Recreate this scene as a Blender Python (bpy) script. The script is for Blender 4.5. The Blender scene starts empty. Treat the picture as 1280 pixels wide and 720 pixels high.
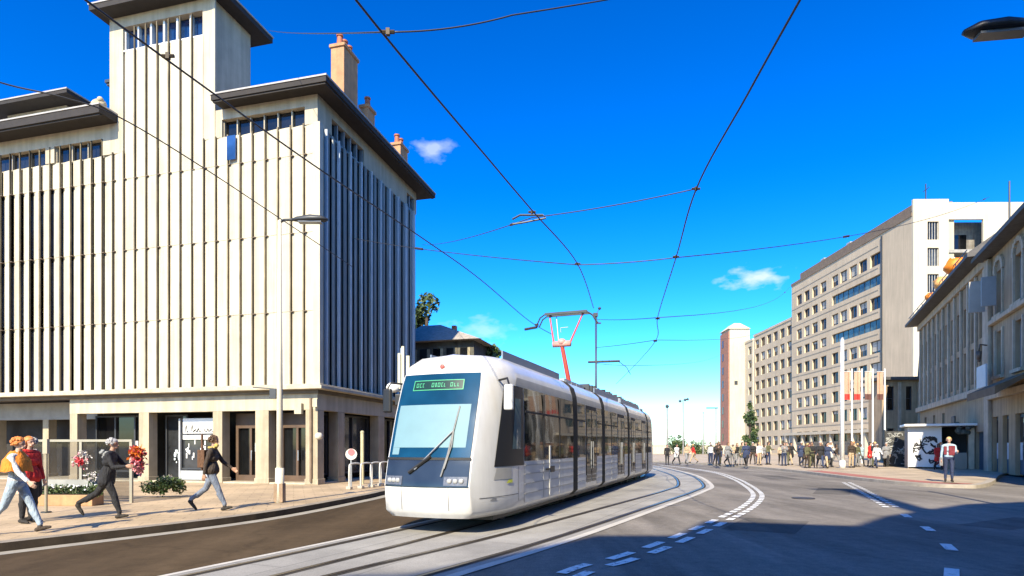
import bpy, bmesh, math, random
from mathutils import Vector, Matrix
R = math.radians
rnd = random.Random(7)
SC = bpy.context.scene
COL = SC.collection

# ------------------------------------------------------------------ camera model
F, HZ, EYE = 750.0, 558.0, 1.6
def P(px, py, Y):                 # world point at depth Y seen at photo pixel px,py
    return Vector(((px-640)/F*Y, Y, EYE+(HZ-py)/F*Y))
def G(px, py, z=0.0):             # point on the level z seen at px,py
    Y = (EYE-z)*F/(py-HZ)
    return Vector(((px-640)/F*Y, Y, z))

# ------------------------------------------------------------------ materials
MATS = {}
def nodes(name):
    m = bpy.data.materials.new(name); m.use_nodes = True
    nt = m.node_tree
    b = nt.nodes['Principled BSDF']
    return m, nt, b
def L(nt, a, b): nt.links.new(a, b)
def ramp(nt, src, stops):
    r = nt.nodes.new('ShaderNodeValToRGB')
    e = r.color_ramp.elements
    while len(e) < len(stops): e.new(0.5)
    for el, (p, c) in zip(e, stops):
        el.position = p; el.color = (c, c, c, 1) if not isinstance(c, (tuple, list)) else (*c[:3], 1)
    L(nt, src, r.inputs[0])
    return r.outputs[0]
def noise(nt, scale, detail=4, stretch=None, rough=.6):
    tc = nt.nodes.new('ShaderNodeTexCoord')
    n = nt.nodes.new('ShaderNodeTexNoise'); n.inputs['Scale'].default_value = scale
    n.inputs['Detail'].default_value = detail; n.inputs['Roughness'].default_value = rough
    src = tc.outputs['Object']
    if stretch:
        mp = nt.nodes.new('ShaderNodeMapping'); mp.inputs['Scale'].default_value = stretch
        L(nt, src, mp.inputs[0]); src = mp.outputs[0]
    L(nt, src, n.inputs['Vector'])
    return n.outputs['Fac']
def mul(nt, a, b, fac=1.0, mode='MULTIPLY'):
    m = nt.nodes.new('ShaderNodeMix'); m.data_type = 'RGBA'; m.blend_type = mode
    m.inputs[0].default_value = fac
    for s, i in ((a, 6), (b, 7)):
        if hasattr(s, 'links'): L(nt, s, m.inputs[i])
        else: m.inputs[i].default_value = (*s[:3], 1)
    return m.outputs[2]
def bumpit(nt, b, fac, strength, dist=.02):
    bp = nt.nodes.new('ShaderNodeBump'); bp.inputs['Strength'].default_value = strength
    bp.inputs['Distance'].default_value = dist
    L(nt, fac, bp.inputs['Height']); L(nt, bp.outputs[0], b.inputs['Normal'])
def mat(name, col, rough=.6, metal=0, var=.25, scale=2.0, streak=0, fine=0, bump=0, spec=.5, coat=0, island=0, obrand=0, fold=0):
    if name in MATS: return MATS[name]
    m, nt, b = nodes(name)
    c = None
    if var:
        lo = tuple(x*(1-var) for x in col); hi = tuple(min(1, x*(1+var*.5)) for x in col)
        f = noise(nt, scale, 6)
        c = ramp(nt, f, [(.3, lo), (.7, hi)])
    if streak:
        f = noise(nt, 1.0, 5, (3.5, 3.5, .22))
        s = ramp(nt, f, [(.38, 1-streak), (.62, 1.0)])
        c = mul(nt, c if c else col, s)
    if fine:
        f = noise(nt, 60, 3)
        s = ramp(nt, f, [(.3, 1-fine), (.7, 1.0)])
        c = mul(nt, c if c else col, s)
    if island:
        ge = nt.nodes.new('ShaderNodeNewGeometry')
        c = mul(nt, c if c else col, ramp(nt, ge.outputs['Random Per Island'], [(0, 1-island), (1, 1.0)]))
    if c: L(nt, c, b.inputs['Base Color'])
    else: b.inputs['Base Color'].default_value = (*col, 1)
    b.inputs['Roughness'].default_value = rough
    b.inputs['Metallic'].default_value = metal
    b.inputs['Specular IOR Level'].default_value = spec
    b.inputs['Coat Weight'].default_value = coat
    if bump: bumpit(nt, b, noise(nt, 40, 4), bump)
    if fold: bumpit(nt, b, noise(nt, 7, 3, (1.6, 1.6, .8)), fold, .06)
    MATS[name] = m
    return m

def asphalt(name, col, patch=.25):
    m, nt, b = nodes(name)
    base = ramp(nt, noise(nt, .35, 6), [(.3, tuple(x*(1-patch) for x in col)), (.7, tuple(x*(1+patch) for x in col))])
    sp = ramp(nt, noise(nt, 55, 3, None, .8), [(.3, .7), (.7, 1.25)])
    c = mul(nt, base, sp)
    c = mul(nt, c, ramp(nt, noise(nt, 5, 8, None, .75), [(.3, .78), (.7, 1.12)]))
    st = ramp(nt, noise(nt, .9, 8, (1, .12, 1)), [(.38, .66), (.62, 1.05)])
    c = mul(nt, c, st)
    tc = nt.nodes.new('ShaderNodeTexCoord')
    v = nt.nodes.new('ShaderNodeTexVoronoi'); v.feature = 'DISTANCE_TO_EDGE'; v.inputs['Scale'].default_value = .33
    nz = nt.nodes.new('ShaderNodeTexNoise'); nz.inputs['Scale'].default_value = 1.3; nz.inputs['Detail'].default_value = 6
    L(nt, tc.outputs['Object'], nz.inputs['Vector'])
    mx = nt.nodes.new('ShaderNodeMix'); mx.data_type = 'VECTOR'; mx.inputs[0].default_value = .5
    L(nt, tc.outputs['Object'], mx.inputs[4]); L(nt, nz.outputs['Color'], mx.inputs[5])
    L(nt, mx.outputs[1], v.inputs['Vector'])
    cr = ramp(nt, v.outputs['Distance'], [(.0, .55), (.012, 1.0)])
    c = mul(nt, c, cr, .35)
    L(nt, c, b.inputs['Base Color'])
    b.inputs['Roughness'].default_value = .9; b.inputs['Specular IOR Level'].default_value = .08
    bumpit(nt, b, noise(nt, 70, 3), .35, .01)
    return m
def slabs(name, c1, c2, mortar, sx=1.0, rot=0.0, w=.5, h=.25, msize=.012, rough=.8):
    m, nt, b = nodes(name)
    tc = nt.nodes.new('ShaderNodeTexCoord')
    mp = nt.nodes.new('ShaderNodeMapping'); mp.inputs['Rotation'].default_value = (0, 0, rot)
    L(nt, tc.outputs['Object'], mp.inputs[0])
    br = nt.nodes.new('ShaderNodeTexBrick')
    br.inputs['Color1'].default_value = (*c1, 1); br.inputs['Color2'].default_value = (*c2, 1)
    br.inputs['Mortar'].default_value = (*mortar, 1)
    br.inputs['Scale'].default_value = sx; br.inputs['Brick Width'].default_value = w
    br.inputs['Row Height'].default_value = h; br.inputs['Mortar Size'].default_value = msize
    L(nt, mp.outputs[0], br.inputs['Vector'])
    st = ramp(nt, noise(nt, .6, 8), [(.35, .68), (.62, 1.05)])
    c = mul(nt, br.outputs['Color'], st)
    sp = ramp(nt, noise(nt, 45, 3), [(.3, .8), (.7, 1.1)])
    c = mul(nt, c, sp)
    L(nt, c, b.inputs['Base Color']); b.inputs['Roughness'].default_value = rough
    bumpit(nt, b, br.outputs['Fac'], -.3, .01)
    return m
def glass(name, col, rough=.06, spec=.6, var=.5, scale=.8, rand=True):
    m, nt, b = nodes(name)
    c = ramp(nt, noise(nt, scale, 3), [(.35, tuple(x*(1-var) for x in col)), (.65, tuple(x*(1+var) for x in col))])
    oi = nt.nodes.new('ShaderNodeObjectInfo')
    if rand: c = mul(nt, c, ramp(nt, oi.outputs['Random'], [(0, .4), (.6, 1.0), (1, 3.2)]))
    L(nt, c, b.inputs['Base Color'])
    b.inputs['Roughness'].default_value = rough; b.inputs['Specular IOR Level'].default_value = spec
    bumpit(nt, b, noise(nt, 1.2, 2), .04, .05)
    MATS[name] = m
    return m

# ------------------------------------------------------------------ mesh builder
class MB:
    def __init__(s): s.v = []; s.f = []; s.m = []
    def add(s, vs, fs, mi=0):
        o = len(s.v); s.v += [tuple(v) for v in vs]
        for f in fs: s.f.append(tuple(i+o for i in f)); s.m.append(mi)
    def box(s, x0, x1, y0, y1, z0, z1, mi=0, M=None):
        if x0 > x1: x0, x1 = x1, x0
        if y0 > y1: y0, y1 = y1, y0
        if z0 > z1: z0, z1 = z1, z0
        vs = [Vector(p) for p in ((x0,y0,z0),(x1,y0,z0),(x1,y1,z0),(x0,y1,z0),(x0,y0,z1),(x1,y0,z1),(x1,y1,z1),(x0,y1,z1))]
        if M: vs = [M @ v for v in vs]
        s.add(vs, [(0,3,2,1),(4,5,6,7),(0,1,5,4),(1,2,6,5),(2,3,7,6),(3,0,4,7)], mi)
    def prism(s, pts, z0, z1, mi=0):
        n = len(pts)
        a = sum(pts[i][0]*pts[(i+1)%n][1]-pts[(i+1)%n][0]*pts[i][1] for i in range(n))
        if a < 0: pts = pts[::-1]
        vs = [(p[0], p[1], z0) for p in pts]+[(p[0], p[1], z1) for p in pts]
        s.add(vs, [tuple(range(n-1, -1, -1)), tuple(range(n, 2*n))]+[(i, (i+1)%n, n+(i+1)%n, n+i) for i in range(n)], mi)
    def quad(s, a, b, c, d, mi=0): s.add([a, b, c, d], [(0,1,2,3)], mi)
    def loft(s, rings, mi=0, cap=True, closed=True):
        n = len(rings[0]); vs = [p for r in rings for p in r]; fs = []
        for k in range(len(rings)-1):
            for i in range(n if closed else n-1):
                j = (i+1) % n
                fs.append((k*n+i, k*n+j, (k+1)*n+j, (k+1)*n+i))
        if cap:
            fs.append(tuple(range(n-1, -1, -1))); fs.append(tuple((len(rings)-1)*n+i for i in range(n)))
        s.add(vs, fs, mi)
    def tube(s, pts, r, n=8, mi=0, r2=None):
        pts = [Vector(p) for p in pts]; rings = []; up = None
        for i, p in enumerate(pts):
            t = (pts[min(i+1, len(pts)-1)]-pts[max(i-1, 0)]).normalized()
            if up is None:
                up = Vector((0,0,1)) if abs(t.z) < .9 else Vector((1,0,0))
            a = t.cross(up).normalized(); bb = a.cross(t).normalized(); up = bb
            rr = r if r2 is None else r+(r2-r)*i/(len(pts)-1)
            rings.append([p+(a*math.cos(k*2*math.pi/n)+bb*math.sin(k*2*math.pi/n))*rr for k in range(n)])
        s.loft(rings, mi)
    def ball(s, c, r, mi=0, n=10, sx=1, sy=1, sz=1):
        c = Vector(c); rings = []; h = max(4, n//2+1)
        for i in range(1, h):
            a = math.pi*i/h-math.pi/2
            rings.append([c+Vector((sx*r*math.cos(a)*math.cos(2*math.pi*k/n), sy*r*math.cos(a)*math.sin(2*math.pi*k/n), sz*r*math.sin(a))) for k in range(n)])
        s.loft(rings, mi)
    def capsule(s, p0, r0, p1, r1, n=10, mi=0):
        p0 = Vector(p0); p1 = Vector(p1); t = p1-p0; Ln = t.length
        if Ln < 1e-5: t = Vector((0,0,1))
        t.normalize(); up = Vector((0,0,1)) if abs(t.z) < .9 else Vector((1,0,0))
        a = t.cross(up).normalized(); b = a.cross(t)
        rings = []
        for ang in (-80, -50, -20): 
            q = R(ang); rings.append((p0+t*r0*math.sin(q), r0*math.cos(q)))
        rings.append((p0, r0)) if Ln > 1e-5 else None
        for ang in (0, 20, 50, 80):
            q = R(ang); rings.append((p1+t*r1*math.sin(q), r1*math.cos(q)))
        s.loft([[c+(a*math.cos(2*math.pi*k/n)+b*math.sin(2*math.pi*k/n))*r for k in range(n)] for c, r in rings], mi)
    def build(s, name, mats, parent=None, smooth=False, bevel=0, auto=None):
        me = bpy.data.meshes.new(name); me.from_pydata(s.v, [], s.f)
        if not isinstance(mats, (list, tuple)): mats = [mats]
        for m in mats: me.materials.append(m)
        me.polygons.foreach_set('material_index', s.m)
        if smooth: me.polygons.foreach_set('use_smooth', [True]*len(s.f))
        me.update()
        if auto is not None: me.set_sharp_from_angle(angle=R(auto)) if smooth else None
        o = bpy.data.objects.new(name, me); COL.objects.link(o)
        if parent: o.parent = parent
        if bevel:
            bv = o.modifiers.new('bevel', 'BEVEL'); bv.width = bevel; bv.segments = 2; bv.limit_method = 'ANGLE'
        return o
def tag(o, label, cat, group=None, kind=None):
    if label: o['label'] = label
    if cat: o['category'] = cat
    if group: o['group'] = group
    if kind: o['kind'] = kind
    return o
def thing(name, label, cat, loc=(0,0,0), rz=0.0, group=None):
    o = bpy.data.objects.new(name, None); COL.objects.link(o)
    o.location = loc; o.rotation_euler = (0, 0, rz); o.empty_display_size = .2
    return tag(o, label, cat, group)
def copy_tree(o, parent=None):
    c = o.copy(); COL.objects.link(c); c.parent = parent
    for ch in list(o.children):
        copy_tree(ch, c)
    return c
def struct(name, mb, mats, **k):
    o = mb.build(name, mats, **k); o['kind'] = 'structure'; return o
def catmull(pts, n=10):
    pts = [Vector(p) for p in pts]; out = []
    for i in range(len(pts)-1):
        p0 = pts[max(i-1, 0)]; p1 = pts[i]; p2 = pts[i+1]; p3 = pts[min(i+2, len(pts)-1)]
        for k in range(n):
            t = k/n
            out.append(.5*((2*p1)+(p2-p0)*t+(2*p0-5*p1+4*p2-p3)*t*t+(3*p1-p0-3*p2+p3)*t**3))
    out.append(pts[-1]); return out
def offset(path, d):
    out = []
    for i, p in enumerate(path):
        t = path[min(i+1, len(path)-1)]-path[max(i-1, 0)]
        nn = Vector((t.y, -t.x, 0)).normalized(); out.append(Vector((p.x, p.y, 0))+nn*d)
    return out
def ribbon(mb, path, d0, d1, z, mi=0):
    a = offset(path, d0); b = offset(path, d1)
    for i in range(len(path)-1):
        mb.quad((a[i].x, a[i].y, z), (b[i].x, b[i].y, z), (b[i+1].x, b[i+1].y, z), (a[i+1].x, a[i+1].y, z), mi)

# ------------------------------------------------------------------ render, camera, light
SC.render.engine = 'CYCLES'
SC.view_settings.view_transform = 'Standard'; SC.view_settings.look = 'None'
SC.view_settings.gamma = 1; SC.view_settings.use_curve_mapping = False
SC.view_settings.exposure = 0.95
SC.cycles.max_bounces = 6; SC.cycles.diffuse_bounces = 1; SC.cycles.glossy_bounces = 3
SC.cycles.use_denoising = True
cam = bpy.data.cameras.new('camera'); cam.sensor_width = 36; cam.lens = 36*F/1280
cam.shift_y = (HZ-360)/1280; cam.clip_end = 6000; cam.clip_start = .05
co = bpy.data.objects.new('camera', cam); COL.objects.link(co)
co.location = (0, 0, EYE); co.rotation_euler = (R(90), 0, 0); SC.camera = co

SUN_EL, SUN_AZ = R(38), R(17)            # the sun stands behind the viewer, a little to the west
SD = Vector((-math.sin(SUN_AZ)*math.cos(SUN_EL), -math.cos(SUN_AZ)*math.cos(SUN_EL), math.sin(SUN_EL)))
sl = bpy.data.lights.new('sun', 'SUN'); sl.energy = 5.0; sl.angle = R(.5); sl.color = (1, .88, .66)
so = bpy.data.objects.new('sun', sl); COL.objects.link(so)
so.rotation_euler = (-SD).to_track_quat('-Z', 'Y').to_euler(); so.location = (-20, -60, 60)

W = bpy.data.worlds.new('World'); SC.world = W; W.use_nodes = True
nt = W.node_tree; bg = nt.nodes['Background']
sk = nt.nodes.new('ShaderNodeTexSky'); sk.sky_type = 'NISHITA'; sk.sun_disc = False
sk.sun_elevation = SUN_EL; sk.sun_rotation = math.pi+SUN_AZ
sk.air_density = 1.0; sk.dust_density = .8; sk.ozone_density = 4.0; sk.altitude = 300
hs = nt.nodes.new('ShaderNodeHueSaturation'); hs.inputs['Saturation'].default_value = 1.42; hs.inputs['Value'].default_value = 1.0
L(nt, sk.outputs[0], hs.inputs['Color'])
tc = nt.nodes.new('ShaderNodeTexCoord')
gm_ = nt.nodes.new('ShaderNodeGamma'); gm_.inputs[1].default_value = 1.35
L(nt, hs.outputs[0], gm_.inputs[0])
col = mul(nt, gm_.outputs[0], (.80, .95, 1.0))
def cloud(col, px, py, w, h, dens, seed):
    d = P(px, py, 1)-Vector((0, 0, EYE)); d.normalize()
    right = d.cross(Vector((0, 0, 1))).normalized(); up = right.cross(d)
    def dot(v):
        n = nt.nodes.new('ShaderNodeVectorMath'); n.operation = 'DOT_PRODUCT'
        L(nt, tc.outputs['Generated'], n.inputs[0]); n.inputs[1].default_value = v; return n.outputs['Value']
    def math_(op, a, b=None):
        n = nt.nodes.new('ShaderNodeMath'); n.operation = op
        for i, s in enumerate((a, b)):
            if s is None: continue
            if hasattr(s, 'links'): L(nt, s, n.inputs[i])
            else: n.inputs[i].default_value = s
        return n.outputs[0]
    a = math_('DIVIDE', dot(right), w/F); b = math_('DIVIDE', dot(up), h/F)
    r = math_('SQRT', math_('ADD', math_('MULTIPLY', a, a), math_('MULTIPLY', b, b)))
    nz = nt.nodes.new('ShaderNodeTexNoise'); nz.inputs['Scale'].default_value = 30; nz.inputs['Detail'].default_value = 9
    mp = nt.nodes.new('ShaderNodeMapping'); mp.inputs['Location'].default_value = (seed, seed*.7, 0); mp.inputs['Scale'].default_value = (1, 1, 2.2)
    L(nt, tc.outputs['Generated'], mp.inputs[0]); L(nt, mp.outputs[0], nz.inputs['Vector'])
    v = math_('SUBTRACT', math_('SUBTRACT', math_('MULTIPLY', nz.outputs['Fac'], 2.6), .45), r)
    front = math_('GREATER_THAN', dot(d), .5)
    f = ramp(nt, v, [(.0, 0.0), (.9, dens)])
    f = math_('MULTIPLY', f, front)
    m = nt.nodes.new('ShaderNodeMix'); m.data_type = 'RGBA'; L(nt, f, m.inputs[0])
    L(nt, col, m.inputs[6]); m.inputs[7].default_value = (5.6, 6.0, 6.6, 1)
    return m.outputs[2]
col = cloud(col, 948, 346, 40, 15, .75, 3.1)
col = cloud(col, 541, 186, 30, 14, .5, 8.4)
col = cloud(col, 600, 416, 50, 26, .35, 1.7)
L(nt, col, bg.inputs['Color']); bg.inputs['Strength'].default_value = .10
# ------------------------------------------------------------------ shared materials
concrete = mat('pale_concrete', (.52, .455, .33), .8, var=.14, scale=1.2, streak=.22, fine=.08)
fin_white = mat('fin_concrete', (.62, .56, .42), .75, var=.12, scale=1.5, streak=.22, fine=.06, island=.14)
fin_grey = mat('fin_painted_shade', (.36, .375, .33), .5, var=.12, scale=1.5, streak=.2, island=.3)  # darker fin colour that holds the shade of the right-hand face
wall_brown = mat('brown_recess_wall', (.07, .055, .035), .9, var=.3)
eave_dark = mat('dark_eave_timber', (.026, .021, .018), .8, var=.3, scale=3)
eave_edge = mat('zinc_edge', (.40, .38, .35), .55, var=.2)
roof_zinc = mat('grey_roof', (.26, .255, .25), .6, var=.2, scale=1.0)
win_blue = glass('blue_window_glass', (.01, .03, .09), .05, .8)
win_dark = glass('dark_window_glass', (.012, .013, .014), .05, .55)
win_pale = glass('pale_louvre_glass', (.40, .43, .42), .12, .7, .3)
frame_dark = mat('dark_window_frame', (.04, .042, .045), .5, var=.1)
frame_grey = mat('grey_window_frame', (.35, .36, .36), .5, var=.1)
black = mat('black_paint', (.012, .012, .013), .45, var=.2)
rubber = mat('black_rubber', (.012, .012, .012), .7, var=.2)
steel = mat('galvanised_steel', (.42, .43, .43), .45, .6, var=.15)
steel_dark = mat('dark_steel', (.06, .065, .07), .5, .4, var=.2)
cable = mat('cable_black', (.035, .037, .042), .5, var=0)
white_paint = mat('white_paint', (.78, .77, .73), .4, var=.06)
brick_terra = mat('terracotta_render', (.52, .27, .13), .85, var=.2, scale=3, streak=.2)
pot_terra = mat('red_clay_pot', (.42, .13, .06), .7, var=.25)
leaf_green = [mat('leaf_green_%d' % i, c, .6, var=.35, scale=4) for i, c in enumerate([(.035, .07, .018), (.055, .10, .022), (.022, .048, .016), (.08, .115, .03)])]
bark = mat('bark', (.09, .065, .045), .9, var=.4, scale=8, bump=.4)

# ------------------------------------------------------------------ ground
far_ground = mat('far_ground_mat', (.26, .25, .23), .9, var=.25, scale=.2, fine=.2)
g = MB(); g.quad((-3000, -1500, -.012), (3000, -1500, -.012), (3000, 4500, -.012), (-3000, 4500, -.012))
struct('ground', g, far_ground)
road_grey = asphalt('road_asphalt_grey', (.235, .213, .185), .14)
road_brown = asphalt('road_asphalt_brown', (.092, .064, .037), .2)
g = MB(); g.quad((-60, -60, -.004), (60, -60, -.004), (60, 75, -.004), (-60, 75, -.004))
struct('main_road', g, road_grey)
patch_mat = asphalt('road_patch_asphalt', (.15, .138, .122), .2)
g = MB()
for cx, cy, a_, w_, h_ in ((11.5, 21.5, 30, 1.1, 3.4), (6.6, 27.5, 15, .9, 5.0), (5.2, 12.2, 33, 1.3, 2.2), (10.4, 12.5, 60, .9, 2.6), (13.6, 31, 10, 1.4, 4.0)):
    M = Matrix.Translation((cx, cy, 0)) @ Matrix.Rotation(-R(a_), 4, 'Z')
    g.add([M @ Vector(p) for p in ((-w_/2, -h_/2, 0.0), (w_/2, -h_/2*.96, 0.0), (w_/2*.97, h_/2, 0.0), (-w_/2, h_/2*1.03, 0.0))], [(0,1,2,3)])
struct('road_patch', g, patch_mat)

T1 = catmull([(-9.5,-5,0), (-5.3,3.6,0), (-3.45,7.41,0), (-1.38,11.9,0), (2.1,20.3,0), (5.5,29.4,0), (7.0,34,0), (8.6,41,0), (9.6,50,0), (9.3,60,0), (8,75,0), (3,100,0)], 10)
T2 = catmull([(-7.5,-4,0), (-3.6,4,0), (-1.67,7.41,0), (.25,10.6,0), (3.3,16.3,0), (6.0,21.5,0), (7.45,25,0), (9.3,33,0), (10.5,43,0), (10.9,52,0), (10.5,65,0), (6,95,0)], 10)
kerb_in = [Vector(p) for p in ((-19,-8,0), (-9.9,5.6,0), (-7.76,9.1,0), (-5.57,13.05,0), (-4.45,18.0,0), (-4.0,21,0), (-2.2,28,0), (.9,40,0), (4.2,53,0))]
KL = catmull(kerb_in, 8)
# side road between the pavement and the tram way
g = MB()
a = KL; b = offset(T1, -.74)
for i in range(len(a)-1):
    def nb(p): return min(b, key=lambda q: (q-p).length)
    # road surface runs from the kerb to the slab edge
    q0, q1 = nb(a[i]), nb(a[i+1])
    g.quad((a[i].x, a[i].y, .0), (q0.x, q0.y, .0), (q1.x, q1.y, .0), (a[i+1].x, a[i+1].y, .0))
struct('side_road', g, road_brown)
g = MB(); ribbon(g, KL, .03, .34, .004)
struct('gutter_strip', g, mat('gutter_stone', (.36, .33, .27), .8, var=.25, fine=.25))
# tram slab
slab = slabs('tram_slab_concrete', (.35, .335, .30), (.315, .30, .27), (.22, .21, .19), 1.0, R(-66), 3.0, 1.2, .012)
g = MB()
l1 = offset(T1, -.72); r2 = offset(T2, .80)
n = len(T1)
for i in range(n-1):
    g.quad((l1[i].x, l1[i].y, .004), (r2[i].x, r2[i].y, .004), (r2[i+1].x, r2[i+1].y, .004), (l1[i+1].x, l1[i+1].y, .004))
struct('tram_slab', g, slab)
g = MB(); ribbon(g, T1, -.80, -.70, .008); ribbon(g, T2, .74, .90, .008)
struct('slab_border', g, mat('pale_border_stone', (.56, .53, .47), .8, var=.15, fine=.2))
groove = mat('rail_groove_dirt', (.035, .028, .02), .9, var=.4)
rail_steel = mat('rail_steel', (.16, .125, .09), .35, .8, var=.3)
g = MB()
for T, ds in ((T1, (-.5, .5)), (T2, (-.5, .5))):
    for d in ds:
        ribbon(g, T, d-.075, d+.085, .0085 if T is T1 else .0095, 0)
        ribbon(g, T, d-.045, d+.02, .0135 if T is T1 else .0145, 1)
struct('tram_rails', g, [groove, rail_steel])
# kerbs and pavements
kerb_stone = mat('kerb_stone', (.30, .255, .195), .85, var=.25, scale=3, fine=.3, bump=.2)
pave_w = slabs('warm_paving', (.52, .385, .235), (.47, .35, .21), (.33, .24, .145), 1.0, R(-20), .6, .4, .012)
KP = offset(KL, -.22)
g = MB()
for i in range(len(KL)-1):
    a0, a1, b0, b1 = KL[i], KL[i+1], KP[i], KP[i+1]
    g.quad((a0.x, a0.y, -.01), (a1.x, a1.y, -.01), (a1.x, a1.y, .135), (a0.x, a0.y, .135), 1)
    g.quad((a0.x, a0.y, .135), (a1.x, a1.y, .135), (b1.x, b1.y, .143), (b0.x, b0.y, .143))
struct('kerb', g, [kerb_stone, mat('kerb_face_dark', (.075, .052, .03), .9, var=.4, scale=4, fine=.3)])  # kerb face in a darker brown than the kerb top
g = MB()
poly = [(p.x, p.y, .14) for p in KP]+[(-30, 70, .14), (-70, 70, .14), (-70, -8, .14)]
g.add(poly, [tuple(range(len(poly)))]); me_f = g
struct('pavement', g, pave_w)
# pavement on the far side
KR = catmull([(30,36,0), (25.2,31.0,0), (20.9,26.0,0), (18.3,23.3,0), (17.2,22.9,0), (16.2,24.3,0), (16.3,28.6,0), (17.3,36,0), (17.6,44,0), (16.6,54,0), (13.6,63,0), (4,74,0)], 8)
KR2 = offset(KR, .25)
g = MB()
for i in range(len(KR)-1):
    a0, a1, b0, b1 = KR[i], KR[i+1], KR2[i], KR2[i+1]
    g.quad((a0.x, a0.y, -.01), (a1.x, a1.y, -.01), (a1.x, a1.y, .135), (a0.x, a0.y, .135))
    g.quad((a0.x, a0.y, .135), (a1.x, a1.y, .135), (b1.x, b1.y, .143), (b0.x, b0.y, .143))
struct('kerb', g, mat('kerb_stone_pale', (.42, .37, .30), .85, var=.25, scale=3, fine=.3))
g = MB()
poly = [(p.x, p.y, .14) for p in KR2]+[(-40, 140, .14), (90, 140, .14), (60, 50, .14)]
g.add(poly, [tuple(range(len(poly)))])
pave_r = slabs('tan_paving', (.50, .40, .27), (.46, .365, .25), (.34, .27, .19), 1.0, R(12), .8, .4, .012)  # far pavement slabs in two plain tans
struct('pavement', g, pave_r)
g = MB(); ribbon(g, KR[24:57], .30, 1.25, .146)
struct('red_paving_strip', g, mat('red_paving', (.42, .15, .11), .85, var=.2, fine=.3))
# painted lane markings, worn
def worn(name, col, lo=.42, hi=.52):
    m, nt_, b_ = nodes(name)
    b_.inputs['Base Color'].default_value = (*col, 1); b_.inputs['Roughness'].default_value = .7
    tr = nt_.nodes.new('ShaderNodeBsdfTransparent'); mx = nt_.nodes.new('ShaderNodeMixShader')
    f = ramp(nt_, noise(nt_, 9, 6, None, .75), [(lo-.08, 0.0), (hi-.08, 1.0)])
    L(nt_, f, mx.inputs[0]); L(nt_, tr.outputs[0], mx.inputs[1]); L(nt_, b_.outputs[0], mx.inputs[2])
    L(nt_, mx.outputs[0], nt_.nodes['Material Output'].inputs[0])
    return m
paint = worn('road_paint', (.74, .74, .71), .40, .54)
def resample(path, step):
    out = [path[0]]; acc = 0
    for i in range(1, len(path)):
        seg = path[i]-path[i-1]; Ls = seg.length; d = step-acc
        while d <= Ls:
            out.append(path[i-1]+seg*(d/Ls)); d += step
        acc = Ls-(d-step)
    return out
ML = resample(catmull([(-.6,5.0,0), (.78,7.55,0), (1.52,8.45,0), (2.27,9.45,0), (3.3,11,0), (4.43,12.8,0), (6.1,15.6,0), (7.6,18.6,0), (8.6,21.2,0), (9.75,25,0), (10.9,29.3,0), (12.3,36,0), (12.9,44,0), (12.6,52,0)], 14), .1)
g = MB()
for off in (-.13, .13):
    k = 4 if off < 0 else 0
    while k < len(ML)-8:
        far = k > 95
        ln = 4 if far else 7
        ribbon(g, ML[k:k+ln+1], off-(.075), off+(.075), .010)
        k += ln+(2 if far else 5)
struct('lane_marking', g, paint)
MR = resample([Vector((5.2,7.1,0)), Vector((6.75,9.2,0)), Vector((7.95,11.4,0)), Vector((9.2,14.1,0)), Vector((12.9,22.2,0)), Vector((15.2,27.5,0))], .1)
g = MB(); k = 2
while k < len(MR)-10:
    if k < 80:
        ribbon(g, MR[k:k+8], -.08, .08, .010); k += 24
    else:
        ribbon(g, MR[k:k+4], -.2, -.05, .010); ribbon(g, MR[k+2:k+6], .05, .2, .010); k += 6
struct('lane_marking', g, paint)
g = MB()
# manholes are flat iron covers in the road
for i, (px, py) in enumerate(((1004, 623),)):
    c = G(px, py); m = MB(); m.tube([(c.x, c.y, .0), (c.x, c.y, .0165)], .33, 24)
    tag(m.build('manhole_cover', mat('cast_iron', (.07, .065, .06), .6, .5, var=.3)), ['round iron manhole cover in the grey carriageway', 'round iron manhole cover between the tram rails'][i], 'manhole cover')

# ------------------------------------------------------------------ the corner office block
lb = thing('office_building', 'tall pale office block with vertical concrete fins and dark overhanging eaves', 'building', (-7.39, 22.8, .14), math.atan2(-.249, .968))
def obox(name, mats, parent, *boxes, bevel=0):
    m = MB()
    for b_ in boxes: m.box(*b_)
    return m.build(name, mats, parent, bevel=bevel)
ZL = 3.62       # ledge underside
XL = -24.0
# body cores (behind the fins)
obox('wall', wall_brown, lb, (XL, -.30, .24, 9.0, ZL+.2, 13.75), (-9.70, -4.92, .24, 2.2, 13.8, 17.86))
# parapet/frieze walls above the fins
m = MB()
for x0, x1 in ((XL, -9.86), (-4.75, 0)):
    m.box(x0, x1, .0, .30, 14.45, 15.018 if x0 < -9 else 14.857)
m.box(-.30, 0, .30, 9.3, 14.45, 14.857)
m.box(-4.75, -4.28, 0, .30, 13.75, 14.45); m.box(-.55, 0, 0, .30, 13.75, 14.45)
m.box(-13.35, -12.85, 0, .30, 13.75, 14.45); m.box(-10.25, -9.86, 0, .30, 13.75, 14.45)
m.box(-.30, 0, .30, 1.0, 13.75, 14.45); m.box(-.30, 0, 3.6, 8.1, 13.75, 14.45)
m.box(-.30, 0, 9.0, 9.3, 13.75, 14.45)
m.build('frieze_wall', concrete, lb)
obox('wall', mat('upper_room_wall', (.12, .11, .09), .9), lb, (XL, -.5, 1.2, 9.0, 13.76, 15.09))
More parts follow.
